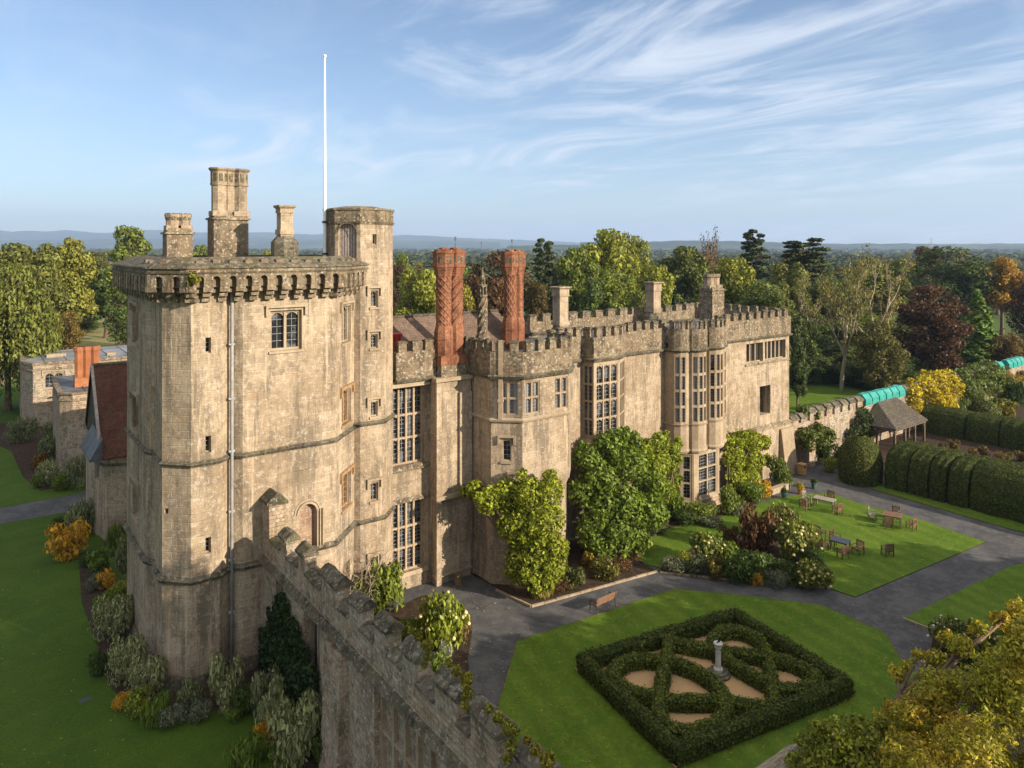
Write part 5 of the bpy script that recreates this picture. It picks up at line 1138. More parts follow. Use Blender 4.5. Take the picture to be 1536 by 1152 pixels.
x, y = G(1168, 737); mb = MB(); mb.box(x - 1.6, x + 1.4, y - .25, y + .25, -.1, .5); mb.box(x + 1.2, x + 1.45, y - .25, y + 1.6, -.1, .45); tag(mb.build('stone_trough', [M['dressed']], None, (x, y, 0)), 'low stone edging trough in front of the round bush by the castle corner', 'planter')

# ================================================================ YEW HEDGES AND TOPIARY
YG = (.056, .070, .011)
def yew(x0, x1, cuts, h, lab, seed, axis_y=True):
    m = MB()
    for (ya, yb) in cuts:
        n = 8; P = [((x0 + x1) / 2 + .12 * math.sin(q * 1.7 + ya), ya + (yb - ya) * q / n) for q in range(n + 1)]
        rows = []; prof = [(-.5, 0), (-.51, .3), (-.48, .6), (-.41, .82), (-.3, .93), (-.1, 1.0), (.2, .98), (.38, .85), (.47, .5), (.5, 0)]; k = len(prof); o = len(m.v)
        for q, p in enumerate(P):
            e = min(q, n - q) / n; f = .975 + .025 * min(1, e * 6) ** .5; hh = h * (1 + .05 * mnoise.noise(Vector((p[1] * .5, seed, 0)))) * (.985 + .015 * min(1, e * 6) ** .5)
            rows += [(p[0] + s * (x1 - x0) * f, p[1], .0 + t * hh) for s, t in prof]
        m.v += rows
        for q in range(n): m.f += [[o + q * k + s, o + (q + 1) * k + s, o + (q + 1) * k + s + 1, o + q * k + s + 1][::-1] for s in range(k - 1)]
        m.f += [[o + s for s in range(k)][::-1], [o + n * k + s for s in range(k)]]
    m.m = [0] * len(m.f); m.s = [False] * len(m.f)
    return skin('yew_hedge', m, 'hedge_leaf', .085, 330, YG, seed, lab, 'hedge', 'hedge_core', depth=.03, jitter=.35)
yew(67.1, 73.4, [(30.70, 32.7), (28.99, 30.50), (27.56, 28.79), (25.81, 27.36), (19.4, 25.61), (10, 19.24)], 3.8, 'tall clipped yew hedge with vertical slots beside the grass strip and path', 41)
yew(91.0, 95.2, [(35.4, 40.4), (31.9, 35.2), (29.3, 31.7), (22, 29.1), (12, 21.8)], 3.0, 'farther clipped yew hedge behind the rose beds and the shelter', 42)
def blob(x, y, rx, ry, h, p=2.3, z=0.0):
    m = MB(); n = 18; k = 9; vs = []
    for j in range(k + 1):
        t = j / k; r = (1 - abs(t * 1.35 - .35) ** p / 1.0 ** p) if t > .26 else .9 + .1 * t / .26
        r = max(.02, r) ** (1 / p)
        for i in range(n): a = 2 * math.pi * i / n; vs.append((x + rx * r * math.cos(a), y + ry * r * math.sin(a), z + t * h))
    m.add(vs, [(j * n + i, j * n + (i + 1) % n, (j + 1) * n + (i + 1) % n, (j + 1) * n + i) for j in range(k) for i in range(n)]); return m
skin('yew_topiary', blob(67.3, 35.0, 2.1, 1.85, 4.3), 'hedge_leaf', .08, 380, (.070, .082, .013), 43, 'large egg-shaped clipped yew at the near end of the slotted hedge', 'topiary', 'hedge_core', depth=.06)
for (px, py, r, h, lab) in ((1478, 625, 1.8, 2.0, 'clipped dome of yew just beyond the farther hedge, left one of a pair'), (1500, 622, 1.7, 2.2, 'clipped dome of yew just beyond the farther hedge, right one of a pair')):
    x, y = G(px, py); skin('yew_topiary', blob(x, y, r, r, h), 'hedge_leaf', .14, 120, (.085, .10, .025), 44 + px, lab, 'topiary', 'hedge_core', depth=.06)

# ================================================================ CLIMBERS AND SHRUBS
def climber(name, L, n, leaf, colr, lab, cat, seed, mat='leaf', stems=True, elong=1.6, group=None, shell=.5, flat=1., ragged=3):
    g = np.random.default_rng(seed); C = np.array([(*at(px, d), zof(py, d)) for px, py, d, r in L]); Q = np.array([(r * d / 1085,) * 3 for px, py, d, r in L]); C[:, 2] = np.maximum(C[:, 2], .25); Q[:, 1] *= flat; C0, Q0 = C, Q
    if ragged:                                              # small sprays standing out of the outline
        dd = usphere(g, len(C) * ragged); dd[:, 2] += .15; k = np.repeat(np.arange(len(C)), ragged); C2 = C[k] + dd * Q[k] * g.uniform(.8, 1.12, (len(k), 1)); C2[:, 2] = np.maximum(C2[:, 2], .2); C = np.concatenate([C, C2]); Q = np.concatenate([Q, Q[k] * g.uniform(.22, .42, (len(k), 1))])
    P, N = lobes_cloud(g, C, Q, n, shell); P[:, 2] = np.maximum(P[:, 2], .05 + .1 * g.random(n)); org = (float(C[:, 0].mean()), float(C[:, 1].mean()), float(max(0, P[:, 2].min())))
    me = leafmesh('leaves', P, N, leaf, mat, g, elong, origin=org, lift=-.0); o = thing(name, lab, cat, org, group); k = bpy.data.objects.new('leaves', me); col.objects.link(k); k.parent = o; k.color = (*colr, 1)
    if stems:
        m = MB(); C, Q = C0, Q0; order = sorted(range(len(C)), key=lambda i: C[i][2]); base = C[order[0]].copy(); base[2] = max(0, base[2] - Q[order[0]][2])
        for i in order[::max(1, len(order) // 14)]: c = C[i]; mid = (base + c) / 2 + g.normal(0, .15, 3); m.path([tuple(base), tuple(mid), tuple(c)], [.09, .06, .02], 5)
        m.build('stem', [M['bark']], o)
    return o
climber('climbing_plant', [(712, 735, 47.1, 15), (735, 750, 46.1, 22), (760, 745, 46.5, 26), (795, 745, 46.2, 28), (825, 738, 46.3, 24), (762, 790, 46.0, 20), (785, 792, 45.9, 32), (820, 785, 45.5, 32), (782, 838, 45.8, 26), (808, 830, 45.5, 32), (835, 825, 45.3, 22), (795, 862, 45.3, 22), (698, 738, 47.5, 9), (822, 716, 46.5, 11), (778, 864, 45.4, 15), (806, 866, 45.0, 22), (832, 852, 45.2, 22), (822, 872, 44.8, 14)], 24000, .122, (.19, .235, .030), 'bright yellow-green climber covering the foot of the first bay turret', 'climber', 51, flat=.65)
climber('garden_tree', [(880, 690, 53, 22), (915, 672, 54, 26), (900, 722, 52.5, 30), (935, 652, 55, 13), (952, 662, 55.5, 12), (940, 702, 53.5, 32), (975, 735, 53.5, 28), (900, 762, 52, 32), (940, 765, 52, 34), (980, 772, 53, 24), (890, 802, 50.8, 26), (930, 805, 50.8, 28), (960, 812, 51, 18), (905, 832, 50, 16), (868, 740, 51.6, 18)], 25000, .14, (.108, .165, .030), 'dark green broad-leaved small tree against the wall between the bay windows', 'tree', 52, elong=1.8, shell=.65)
climber('climbing_plant', [(965, 677, 56.2, 18), (990, 667, 57.2, 19), (1007, 690, 58, 18), (985, 700, 56.4, 24), (1012, 722, 58.4, 13), (1000, 738, 57.2, 17), (1015, 668, 58.6, 10)], 10500, .125, (.17, .225, .032), 'light green climber left of the lobed oriel bay', 'climber', 53, flat=.65)
climber('climbing_plant', [(1094, 665, 64.6, 11), (1110, 660, 65.6, 15), (1130, 664, 67, 17), (1148, 664, 68.4, 11), (1105, 690, 65, 17), (1130, 695, 66.6, 19), (1150, 690, 68, 9), (1105, 720, 64, 17), (1128, 722, 65.4, 17), (1095, 742, 63, 13), (1092, 690, 64, 10)], 13000, .13, (.20, .245, .03), 'yellow-green climber right of the lobed oriel bay', 'climber', 54, flat=.65)
climber('climbing_plant', [(1205, 655, 72.6, 14), (1222, 652, 73.9, 16), (1240, 655, 75.2, 15), (1230, 668, 74.1, 14), (1212, 668, 72.8, 11), (1205, 615, 74.2, 9), (1222, 622, 74.9, 8)], 3500, .17, (.085, .115, .03), 'green climber hanging over the garden arch', 'climber', 55)
climber('climbing_plant', [(1283, 618, 80.3, 14), (1295, 625, 80.6, 14), (1287, 640, 79.2, 16), (1300, 650, 80.0, 12), (1278, 655, 78.0, 12)], 3500, .16, (.035, .055, .02), 'dark ivy mass on the garden wall beside the shelter', 'climber', 56)
climber('climbing_plant', [(1368, 590, 86.9, 15), (1385, 580, 89.2, 18), (1403, 575, 91.5, 19), (1420, 572, 93.9, 17), (1428, 585, 93.8, 15), (1395, 598, 89.5, 18), (1372, 606, 86.7, 12), (1412, 600, 91.3, 16), (1424, 606, 92.5, 12)], 10000, .17, (.34, .29, .02), 'golden yellow creeper mounded over the garden wall', 'climber', 57)
climber('climbing_plant', [(1442, 568, 95.5, 16), (1460, 562, 98.2, 17), (1480, 558, 101.5, 18), (1494, 560, 103.0, 14), (1450, 585, 95.7, 15), (1475, 578, 99.2, 17), (1490, 580, 101.2, 14)], 6500, .19, (.085, .125, .035), 'clipped green climber over the garden wall beside the golden creeper', 'climber', 58)
climber('climbing_plant', [(1505, 565, 105.0, 12), (1515, 572, 105.6, 13), (1525, 566, 107.7, 12), (1532, 580, 107.7, 14), (1512, 590, 104.1, 12)], 3500, .18, (.17, .14, .035), 'brownish autumn climber under the turquoise sheet at the right edge', 'climber', 59)
g_ = random.Random(8); L = []
for Y in np.arange(30.2, 37.8, .55):
    top = float(np.interp(Y, [30, 31, 33, 35, 36, 37.8], [2.4, 3.4, 4.3, 5.2, 4.6, 1.3])); z = .4
    while z < top: L.append((12.15 - .18 * (1 - z / 6), Y + g_.uniform(-.15, .15), z, .42)); z += .55
gg = np.random.default_rng(61); C = np.array([q[:3] for q in L]); Q = np.array([(q[3] * .55, q[3], q[3]) for q in L]); P, N = lobes_cloud(gg, C, Q, 9000, .4, -.1)
o = thing('ivy', 'dark green ivy hanging down the ruined wall near the corner tower', 'ivy', (12.1, 34, 0)); k = bpy.data.objects.new('leaves', leafmesh('leaves', P, N, .13, 'leaf', gg, 1.3, origin=(12.1, 34, 0))); col.objects.link(k); k.parent = o; k.color = (.022, .045, .015, 1)
m = MB()
for Y in (31.5, 33, 34.5, 35.7): m.path([(12.22, Y, 0), (12.25, Y + .3, 1.8), (12.27, Y - .2, 3.6)], [.07, .05, .02], 5)
m.build('stem', [M['bark']], o)
for (px, py, d, r, c, lab) in ((640, 968, 24.4, 14, (.17, .17, .03), 'yellowish weed tuft on the ruined wall coping, highest up'), (700, 1022, 22.0, 17, (.20, .19, .03), 'yellow-green weeds trailing over a merlon in the middle of the ruined wall'), (765, 1095, 20.1, 20, (.17, .18, .03), 'yellow-green weeds trailing over the merlon second from the bottom edge'), (820, 1140, 19.0, 18, (.19, .17, .03), 'yellow weeds on the lowest merlon at the bottom edge')):
    climber('wall_plant', [(px, py, d, r * .6), (px - r * .9, py - r * .9, d + .5, r * .45), (px - r * 1.6, py - r * 1.6, d + .9, r * .35), (px + r * .1, py + r * 1.2, d, r * .5), (px - r * .2, py + r * 2.2, d, r * .35)], 1100, .055, c, lab, 'weeds', px, stems=False)
climber('wall_plant', [(288, 414, 35.3, 8), (294, 420, 35.2, 7), (283, 424, 35.2, 5)], 500, .075, (.14, .15, .03), 'small fern growing out of the tower parapet', 'weeds', 71, stems=False)
m = MB(); g2 = np.random.default_rng(72)                      # leafless climber on the tower foot
for q in range(26):
    p = Vector((17.9, 39.3, .3 + .0 * q)); dd = Vector((g2.normal(0, .55), g2.normal(.1, .3), 1.3)).normalized(); pts = [p]
    for s in range(6): dd = (dd + Vector((g2.normal(.05, .3), g2.normal(0, .2), .05))).normalized(); pts.append(pts[-1] + dd * g2.uniform(.55, .95))
    m.path(pts, [.045, .035, .028, .02, .016, .012, .006], 4)
    for s in (3, 4, 5):
        for _ in range(3): e = pts[s] + Vector(g2.normal(0, .5, 3)); m.path([pts[s], (pts[s] + e) / 2 + Vector((0, 0, .08)), e], [.012, .009, .004], 3)
tag(m.build('bare_climber', [M['pale_bark']], None, (17.9, 39.3, .3)), 'leafless brown climber twigs against the foot of the tower and stair turret', 'climber')
S_ = (.21, .235, .165); SD = (.145, .17, .12); GR = (.10, .155, .03); DG = (.05, .085, .024); YG2 = (.175, .215, .038); LV = (.11, .13, .12); OR = (.44, .27, .035); BR = (.10, .06, .03)
BEDW = 'silver shrubs round the foot of the corner tower'
for (kind, px, py, rp, hp, c, lab, grp) in (
    ('mound', 172, 955, 30, 60, S_, 'silver-grey rounded shrub farthest up the tower side of the bed', BEDW), ('mound', 192, 1022, 27, 66, S_, 'silver-grey rounded shrub beside the yellow-green clumps at the tower corner', BEDW),
    ('mound', 222, 1042, 27, 56, S_, 'silver-grey rounded shrub touching the tower corner', BEDW), ('loose', 288, 1066, 20, 44, SD, 'grey loose-leaved shrub in front of the tower corner', BEDW),
    ('upright', 337, 1062, 25, 82, S_, 'tall silver shrub in front of the drainpipe', BEDW), ('upright', 396, 1072, 24, 68, SD, 'tall silver shrub between tower and ivy', BEDW),
    ('upright', 414, 1100, 26, 74, S_, 'tall silver shrub next to the ivy', BEDW), ('upright', 444, 1146, 36, 100, S_, 'largest silver shrub at the foot of the ruined wall', BEDW),
    ('round', 152, 1010, 20, 34, DG, 'dark green low shrub at the lawn edge of the tower bed', None), ('loose', 205, 1072, 22, 34, YG2, 'yellow-green perennial clump at the tower corner, nearer the lawn', None), ('grassy', 238, 1084, 24, 40, GR, 'green feathery clump at the tower corner', None),
    ('round', 182, 1064, 14, 26, OR, 'small yellow-flowered clump at the tower corner', None), ('mound', 262, 1088, 22, 26, LV, 'low lavender mound at the lawn edge before the tower', None), ('mound', 302, 1078, 20, 28, LV, 'low grey lavender mound right of the first before the tower', None),
    ('round2', 366, 1070, 20, 44, DG, 'dark green shrub between two tall silver shrubs', None), ('round2', 350, 1082, 14, 22, GR, 'small green shrub under the tall silver shrub', None), ('loose', 398, 1118, 18, 34, OR, 'orange-yellow shrub among the silver shrubs by the ruined wall', None), ('round2', 424, 1150, 20, 34, GR, 'green shrub at the bottom edge left of the largest silver shrub', None),
    ('grassy', 375, 1146, 30, 40, GR, 'pale green feathery plant at the bottom edge on the lawn side', None), ('round2', 482, 1150, 16, 50, DG, 'dark green shrub at the bottom edge against the ruined wall', None),
    ('loose', 106, 836, 28, 52, OR, 'large golden orange shrub at the lawn edge before the tiled wing', None), ('mound', 118, 802, 19, 44, S_, 'silver shrub behind the golden orange shrub', None), ('mound', 134, 798, 16, 50, SD, 'silver shrub at the foot of the polygonal wing', None),
    ('round', 92, 802, 12, 26, DG, 'small dark shrub left of the golden orange shrub', None), ('loose', 150, 856, 22, 32, GR, 'green shrub right of the golden orange shrub', None), ('round2', 128, 850, 12, 18, DG, 'low dark green plant right of the golden orange shrub', None), ('grassy', 176, 822, 20, 34, GR, 'green ferny shrub between tower and tiled wing', None), ('round', 186, 860, 16, 60, SD, 'grey-green shrub against the tower side', None),
    ('mound', 146, 884, 14, 22, LV, 'dark lavender mound along the tower side lawn edge', None), ('loose', 160, 884, 15, 26, OR, 'orange-leaved low shrub along the tower side', None), ('round2', 178, 905, 18, 30, YG2, 'yellow-green low shrub along the tower side', None), ('loose', 186, 896, 12, 22, OR, 'second orange-leaved low shrub nearer the tower', None), ('round2', 160, 925, 20, 36, GR, 'green shrub above the uppermost silver shrub', None),
    ('mound', 75, 728, 18, 36, S_, 'pale grey shrub with whitish bloom at the lawn before the chimneyed house', None), ('round2', 62, 730, 14, 22, GR, 'green shrub with whitish bloom at the lawn edge before the chimneyed house', None), ('mound', 116, 734, 17, 48, SD, 'grey-green tall shrub against the chimneyed house', None), ('loose', 58, 704, 12, 22, (.16, .09, .03), 'rusty shrub beside the chimneyed house', None), ('mound', 76, 690, 16, 36, SD, 'grey shrub at the corner of the chimneyed house', None), ('round2', 92, 735, 15, 22, GR, 'low green shrub below the chimneyed house window', None),
    ('mound', 40, 662, 15, 36, SD, 'grey rounded shrub left of the cross-shaped loop', None), ('mound', 22, 664, 14, 32, SD, 'grey rounded shrub at the left corner of the flat-roofed house', None), ('mound', 76, 664, 12, 30, SD, 'grey rounded shrub right of the cross-shaped loop', None)):
    x, y = G(px, py); d = 23870 / (py - 372); shrub(kind, x, y, hp * d / 1085 * 1.05, rp * d / 1085, c, lab, grp)
for (kind, px, py, rp, hp, c, lab, hd) in (
    ('flowering', 1064, 846, 30, 46, (.10, .14, .03), 'cream hydrangea nearest the castle in the island border', 'flower_cream'), ('flowering', 1168, 806, 24, 48, (.10, .12, .03), 'pinkish hydrangea behind the copper bush', 'flower_pink'), ('flowering', 1196, 838, 32, 54, (.11, .14, .03), 'tall cream hydrangea beside the dark chairs', 'flower_cream'), ('flowering', 1222, 884, 28, 42, (.12, .15, .03), 'cream hydrangea at the right tip of the island border', 'flower_cream'),
    ('loose', 1132, 826, 32, 58, (.085, .045, .028), 'copper-brown feathery bush in the middle of the island border', None), ('grassy', 1196, 808, 30, 34, (.10, .13, .05), 'soft grassy clump behind the hydrangeas', None), ('round', 1112, 872, 30, 48, DG, 'dark green rounded shrub at the front of the island border', None), ('round2', 1150, 862, 22, 32, DG, 'dark shrub right of the dark green rounded one', None),
    ('mound', 1010, 860, 18, 22, LV, 'grey lavender mound at the left tip of the island border', None), ('round2', 1030, 856, 14, 26, YG2, 'yellow-green shrub next to the lavender mound', None), ('mound', 1048, 862, 18, 28, (.07, .09, .06), 'grey-green shrub in front of the first hydrangea', None), ('loose', 1072, 868, 14, 30, (.11, .10, .03), 'olive seedy shrub at the path edge', None), ('round2', 1090, 852, 20, 36, GR, 'fresh green shrub behind the path edge', None), ('mound', 1164, 880, 18, 24, LV, 'grey mound at the path edge under the hydrangeas', None), ('round', 1188, 876, 20, 30, DG, 'dark green shrub left of the tip hydrangea', None), ('loose', 1136, 878, 11, 20, OR, 'small orange-yellow plant at the path edge', None), ('round2', 1216, 850, 20, 30, DG, 'dark shrub between the two right-hand hydrangeas', None), ('loose', 1095, 820, 16, 28, BR, 'brownish seed-head plant behind the first hydrangea', None),
    ('mound', 985, 800, 16, 18, LV, 'lavender edging mound right below the dark garden tree', None), ('mound', 950, 838, 14, 20, (.10, .08, .05), 'dry brownish mound at the bed corner by the path', None), ('loose', 905, 868, 22, 26, (.10, .10, .03), 'olive plant in the bed under the dark garden tree', None), ('loose', 860, 880, 22, 28, (.07, .085, .03), 'dull green plant in the bed left of the olive one', None), ('round2', 838, 888, 18, 22, (.085, .05, .035), 'purplish low plant in the bed beside the climber', None), ('grassy', 812, 896, 16, 22, (.20, .19, .07), 'straw-coloured grass tuft at the bed corner nearest the wall', None), ('loose', 885, 852, 16, 24, (.16, .13, .03), 'yellowish plant at the foot of the dark garden tree', None), ('round2', 930, 858, 16, 20, BR, 'brown low plant in the bed near the lawn corner', None),
    ('round', 1010, 775, 24, 44, GR, 'green shrub below the light green climber', None), ('round2', 1050, 782, 24, 30, (.11, .15, .03), 'light green shrub below the square bay window', None), ('mound', 1066, 790, 18, 14, LV, 'lavender edging under the square bay window', None), ('round2', 1030, 788, 18, 24, DG, 'dark green shrub left of the square bay window', None), ('round', 1098, 770, 20, 40, (.10, .14, .03), 'green shrub under the yellow-green climber', None), ('round2', 1128, 752, 20, 30, GR, 'green shrub at the lawn edge under the climber', None), ('mound', 1106, 772, 14, 14, LV, 'lavender edging under the yellow-green climber', None), ('loose', 1146, 746, 14, 22, OR, 'yellow-flowering plant where path and lawn meet the castle', None),
    ('round', 1172, 728, 18, 42, (.10, .14, .035), 'round green bush in the stone trough by the castle corner', None), ('round2', 1245, 708, 12, 22, YG2, 'small light green bush at the foot of the garden wall', None), ('loose', 1262, 700, 14, 34, DG, 'dark bush between garden wall and egg-shaped yew', None), ('loose', 1236, 690, 12, 30, DG, 'dark shrub in the shade right of the garden arch', None),
    ('loose', 572, 918, 42, 74, (.115, .16, .03), 'large leafy green bush behind the ruined wall', None), ('flowering', 660, 972, 40, 78, (.15, .20, .03), 'bright cream-flowered hydrangea behind the ruined wall', 'flower_cream'), ('round2', 622, 965, 26, 40, GR, 'green shrub between the leafy bush and the hydrangea', None), ('mound', 668, 990, 14, 26, (.2, .23, .22), 'small silver-blue plant in front of the cream-flowered hydrangea', None), ('loose', 690, 962, 14, 40, (.14, .11, .06), 'brown dry stems right of the cream-flowered hydrangea', None), ('round2', 655, 1020, 22, 34, GR, 'low green plant hidden between ruined wall and path', None),
    ('flowering', 1424, 975, 28, 46, (.10, .13, .03), 'white-flowered hydrangea at the corner lawn path edge', 'flower_white'), ('flowering', 1466, 985, 26, 50, (.10, .12, .035), 'pinkish hydrangea right of the white-flowered one', 'flower_pink'), ('round2', 1448, 1000, 24, 36, DG, 'dark green shrub under the hydrangeas by the path', None), ('flowering', 1520, 955, 26, 36, (.11, .13, .04), 'pale hydrangea at the right edge above the autumn tree', 'flower_white'),
    ('upright', 1408, 640, 10, 40, (.12, .15, .09), 'small silvery upright shrub beside the shelter', None), ('grassy', 1455, 618, 24, 44, (.13, .17, .07), 'tall pale grass clump before the wall climbers', None), ('grassy', 1435, 622, 16, 34, (.12, .16, .06), 'second tall pale grass clump left of the bigger one', None), ('loose', 1520, 606, 18, 34, DG, 'dark shrub at the right edge by the garden wall', None), ('loose', 1508, 625, 16, 22, (.16, .15, .03), 'yellowish shrub at the right edge before the wall', None)):
    x, y = G(px, py); d = 23870 / (py - 372); shrub(kind, x, y, hp * d / 1085 * 1.05, rp * d / 1085, c, lab, None, hd)
rr2 = random.Random(77); RG = 'rose bushes in the bare beds between the yew hedges'
for i in range(46):
    r_, c_ = divmod(i, 8); x, y = 75.5 + 2.3 * r_ + rr2.uniform(-.5, .5), 16.0 + 2.5 * c_ + rr2.uniform(-.6, .6)
    if x > 78 and y > 35.5: continue
    shrub('loose', x, y, rr2.uniform(.9, 1.5), rr2.uniform(.55, .85), (.10 + rr2.uniform(-.02, .04), .085 + rr2.uniform(-.02, .03), .04), 'leggy brownish rose bush in the bare beds between the yew hedges', RG, name='rose_bush')

# ================================================================ TREES
OLV = (.17, .185, .048); FG = (.118, .158, .036); LG = (.185, .215, .046); DK = (.068, .104, .034); CED = (.058, .082, .044); COP = (.058, .032, .027); BRN = (.12, .085, .045); AUT = (.27, .165, .038)
def T_(kind, px, ytop, hw, d, c, lab, grp=None, base=-.3, name='tree'):
    x, y = at(px, d); h = zof(ytop, d) - base; tree(kind, x, y, h, hw * d / 1085, c, lab, grp, z=base, name=name)
T_('weep', 12, 392, 66, 98, (.115, .14, .04), 'large yellowish weeping tree at the left edge before the flat-roofed house', name='weeping_tree'); T_('broad', 42, 363, 54, 128, (.12, .14, .045), 'broad yellowish tree behind the weeping tree', name='broadleaf_tree'); T_('tall', 106, 355, 33, 140, OLV, 'tall narrow green tree right of the yellowish broad tree', name='broadleaf_tree')
T_('broad2', 98, 464, 22, 128, (.12, .095, .030), 'small brownish tree behind the lead roof', name='broadleaf_tree'); T_('tall2', 193, 337, 29, 165, FG, 'dark tall tree rising beside the tower parapet', name='broadleaf_tree'); T_('tall2', 160, 402, 27, 180, DK, 'dark green tree at the meadow edge left of the tower', name='broadleaf_tree'); T_('dome', 186, 440, 26, 160, DK, 'dark bushy tree low against the tower side', name='broadleaf_tree')
T_('broad', 148, 376, 20, 300, (.10, .11, .04), 'distant yellowish tree between the tall narrow tree and the tower', name='broadleaf_tree'); T_('dome', 125, 474, 26, 190, DK, 'low dark thicket along the meadow', name='broadleaf_tree'); T_('broad2', 4, 470, 40, 118, DK, 'dark tree under the weeping tree at the left edge', name='broadleaf_tree')
T_('broad', 302, 366, 16, 230, FG, 'green treetop seen between the tower chimneys', name='broadleaf_tree'); T_('broad2', 404, 372, 12, 240, OLV, 'small treetop left of the octagonal tower chimney', name='broadleaf_tree')
T_('broad', 628, 402, 38, 118, LG, 'yellow-green tree just right of the stair turret', name='broadleaf_tree'); T_('dome', 602, 394, 22, 190, COP, 'reddish tree behind the stair turret', name='broadleaf_tree'); T_('broad2', 692, 425, 26, 112, (.17, .16, .03), 'yellow tree behind the twin brick chimney', name='broadleaf_tree'); T_('tall', 655, 425, 18, 130, OLV, 'green tree left of the twin brick chimney', name='broadleaf_tree')
T_('dome', 742, 374, 46, 128, (.078, .045, .030), 'large rounded copper tree behind the twisted finial', name='copper_tree'); T_('cedar', 816, 356, 23, 150, CED, 'slender cedar right of the second brick chimney', name='cedar_tree'); T_('cone', 832, 400, 14, 140, (.035, .055, .04), 'bluish narrow conifer beside the slender cedar', name='conifer_tree'); T_('broad2', 806, 420, 24, 125, (.10, .08, .035), 'brownish low tree right of the second brick chimney', name='broadleaf_tree')
T_('broad', 908, 342, 46, 150, LG, 'tallest yellow-green tree behind the castle wing', name='broadleaf_tree'); T_('broad2', 950, 346, 32, 158, (.165, .19, .045), 'yellow-green tree right of the tallest one', name='broadleaf_tree'); T_('broad', 866, 370, 34, 140, FG, 'dark green tree left of the tallest yellow-green one', name='broadleaf_tree'); T_('broad', 985, 396, 30, 130, LG, 'light green tree behind the slim stone chimney', name='broadleaf_tree'); T_('broad2', 925, 400, 38, 128, FG, 'mid green tree low behind the castle wing', name='broadleaf_tree'); T_('tall2', 884, 415, 24, 122, DK, 'dark tree low behind the first stone chimney', name='broadleaf_tree')
T_('bare', 1048, 337, 36, 165, (.10, .062, .038), 'thin-topped russet tree showing sky through its crown', name='broadleaf_tree'); T_('broad', 1028, 368, 38, 160, (.09, .115, .035), 'dark spreading tree under the russet one', name='broadleaf_tree'); T_('broad', 1098, 384, 38, 130, (.165, .19, .04), 'yellow-green tree right of the triple stone chimney', name='broadleaf_tree'); T_('cedar', 1130, 343, 27, 175, CED, 'flat-topped cedar standing clear against the sky', name='cedar_tree'); T_('cedar', 1206, 356, 48, 165, CED, 'wide dark cedar right of the clear-standing one', name='cedar_tree')
T_('broad2', 1150, 418, 52, 122, (.11, .145, .05), 'grey-green tree above the end of the castle wing', name='broadleaf_tree'); T_('broad', 1180, 392, 36, 150, (.12, .14, .045), 'olive tree under the wide cedar', name='broadleaf_tree'); T_('tall', 1062, 430, 26, 118, (.12, .16, .035), 'green tree directly behind the triple stone chimney', name='broadleaf_tree'); T_('cone', 845, 452, 12, 95, (.05, .09, .024), 'small bright conifer behind the battlements, left one', name='conifer_tree'); T_('cone', 870, 448, 13, 97, (.045, .08, .022), 'small conifer behind the battlements, middle one', name='conifer_tree'); T_('cone', 922, 458, 16, 95, (.05, .075, .022), 'small clipped conifer behind the battlements, right one', name='conifer_tree'); T_('dome', 962, 432, 22, 100, (.075, .105, .028), 'rounded light tree left of the slim stone chimney', name='broadleaf_tree'); T_('cone', 1012, 430, 22, 105, (.022, .045, .02), 'dark conifer between the slim and the triple stone chimneys', name='conifer_tree')
T_('bare', 1262, 364, 54, 112, (.15, .15, .06), 'tall pale half-bare tree behind the garden wall, left trunk', name='half_bare_tree'); T_('bare2', 1298, 372, 58, 116, (.145, .14, .055), 'tall pale half-bare tree behind the garden wall, right trunk', name='half_bare_tree'); T_('bare2', 1215, 400, 40, 124, (.14, .15, .05), 'thin sparse tree left of the pale half-bare trees', name='half_bare_tree'); T_('dome', 1318, 478, 34, 108, (.10, .10, .036), 'dull olive tree low behind the turquoise sheeting', name='broadleaf_tree')
T_('dome', 1398, 424, 52, 122, (.066, .036, .030), 'big dark purple copper beech above the golden creeper', name='copper_tree'); T_('cone', 1466, 432, 38, 128, (.085, .155, .028), 'bright green conifer right of the copper beech', name='conifer_tree'); T_('dome', 1432, 368, 56, 190, (.06, .09, .035), 'large dark green rounded tree behind the copper beech', name='broadleaf_tree'); T_('broad', 1392, 368, 26, 230, (.10, .07, .04), 'russet treetop on the skyline', name='broadleaf_tree'); T_('broad', 1503, 384, 30, 185, AUT, 'orange autumn tree near the right edge', name='broadleaf_tree'); T_('dome', 1552, 402, 36, 140, (.050, .032, .032), 'very dark purple tree at the right edge', name='copper_tree'); T_('bare', 1540, 322, 26, 150, (.14, .085, .03), 'brown treetop poking in at the right edge', name='broadleaf_tree'); T_('broad2', 1508, 498, 24, 120, BRN, 'dull brown small tree below the dark purple one', name='broadleaf_tree'); T_('tall', 1330, 405, 36, 150, (.10, .12, .042), 'dark olive tree behind the half-bare trees', name='broadleaf_tree'); T_('broad', 1245, 420, 44, 150, (.085, .115, .04), 'dark green tree behind the half-bare trees, left', name='broadleaf_tree'); T_('dome', 1290, 455, 40, 145, FG, 'dark thicket behind the pale trunks', name='broadleaf_tree')
T_('tall2', 1196, 505, 13, 96, (.045, .068, .024), 'ivy-clad column of a tree at the corner of the castle wing', name='ivy_clad_tree'); T_('tall', 1205, 470, 22, 108, (.06, .085, .028), 'green tree behind the ivy-clad column', name='broadleaf_tree'); T_('tall2', 1165, 452, 20, 100, (.075, .09, .03), 'olive tree rising over the end battlements', name='broadleaf_tree')
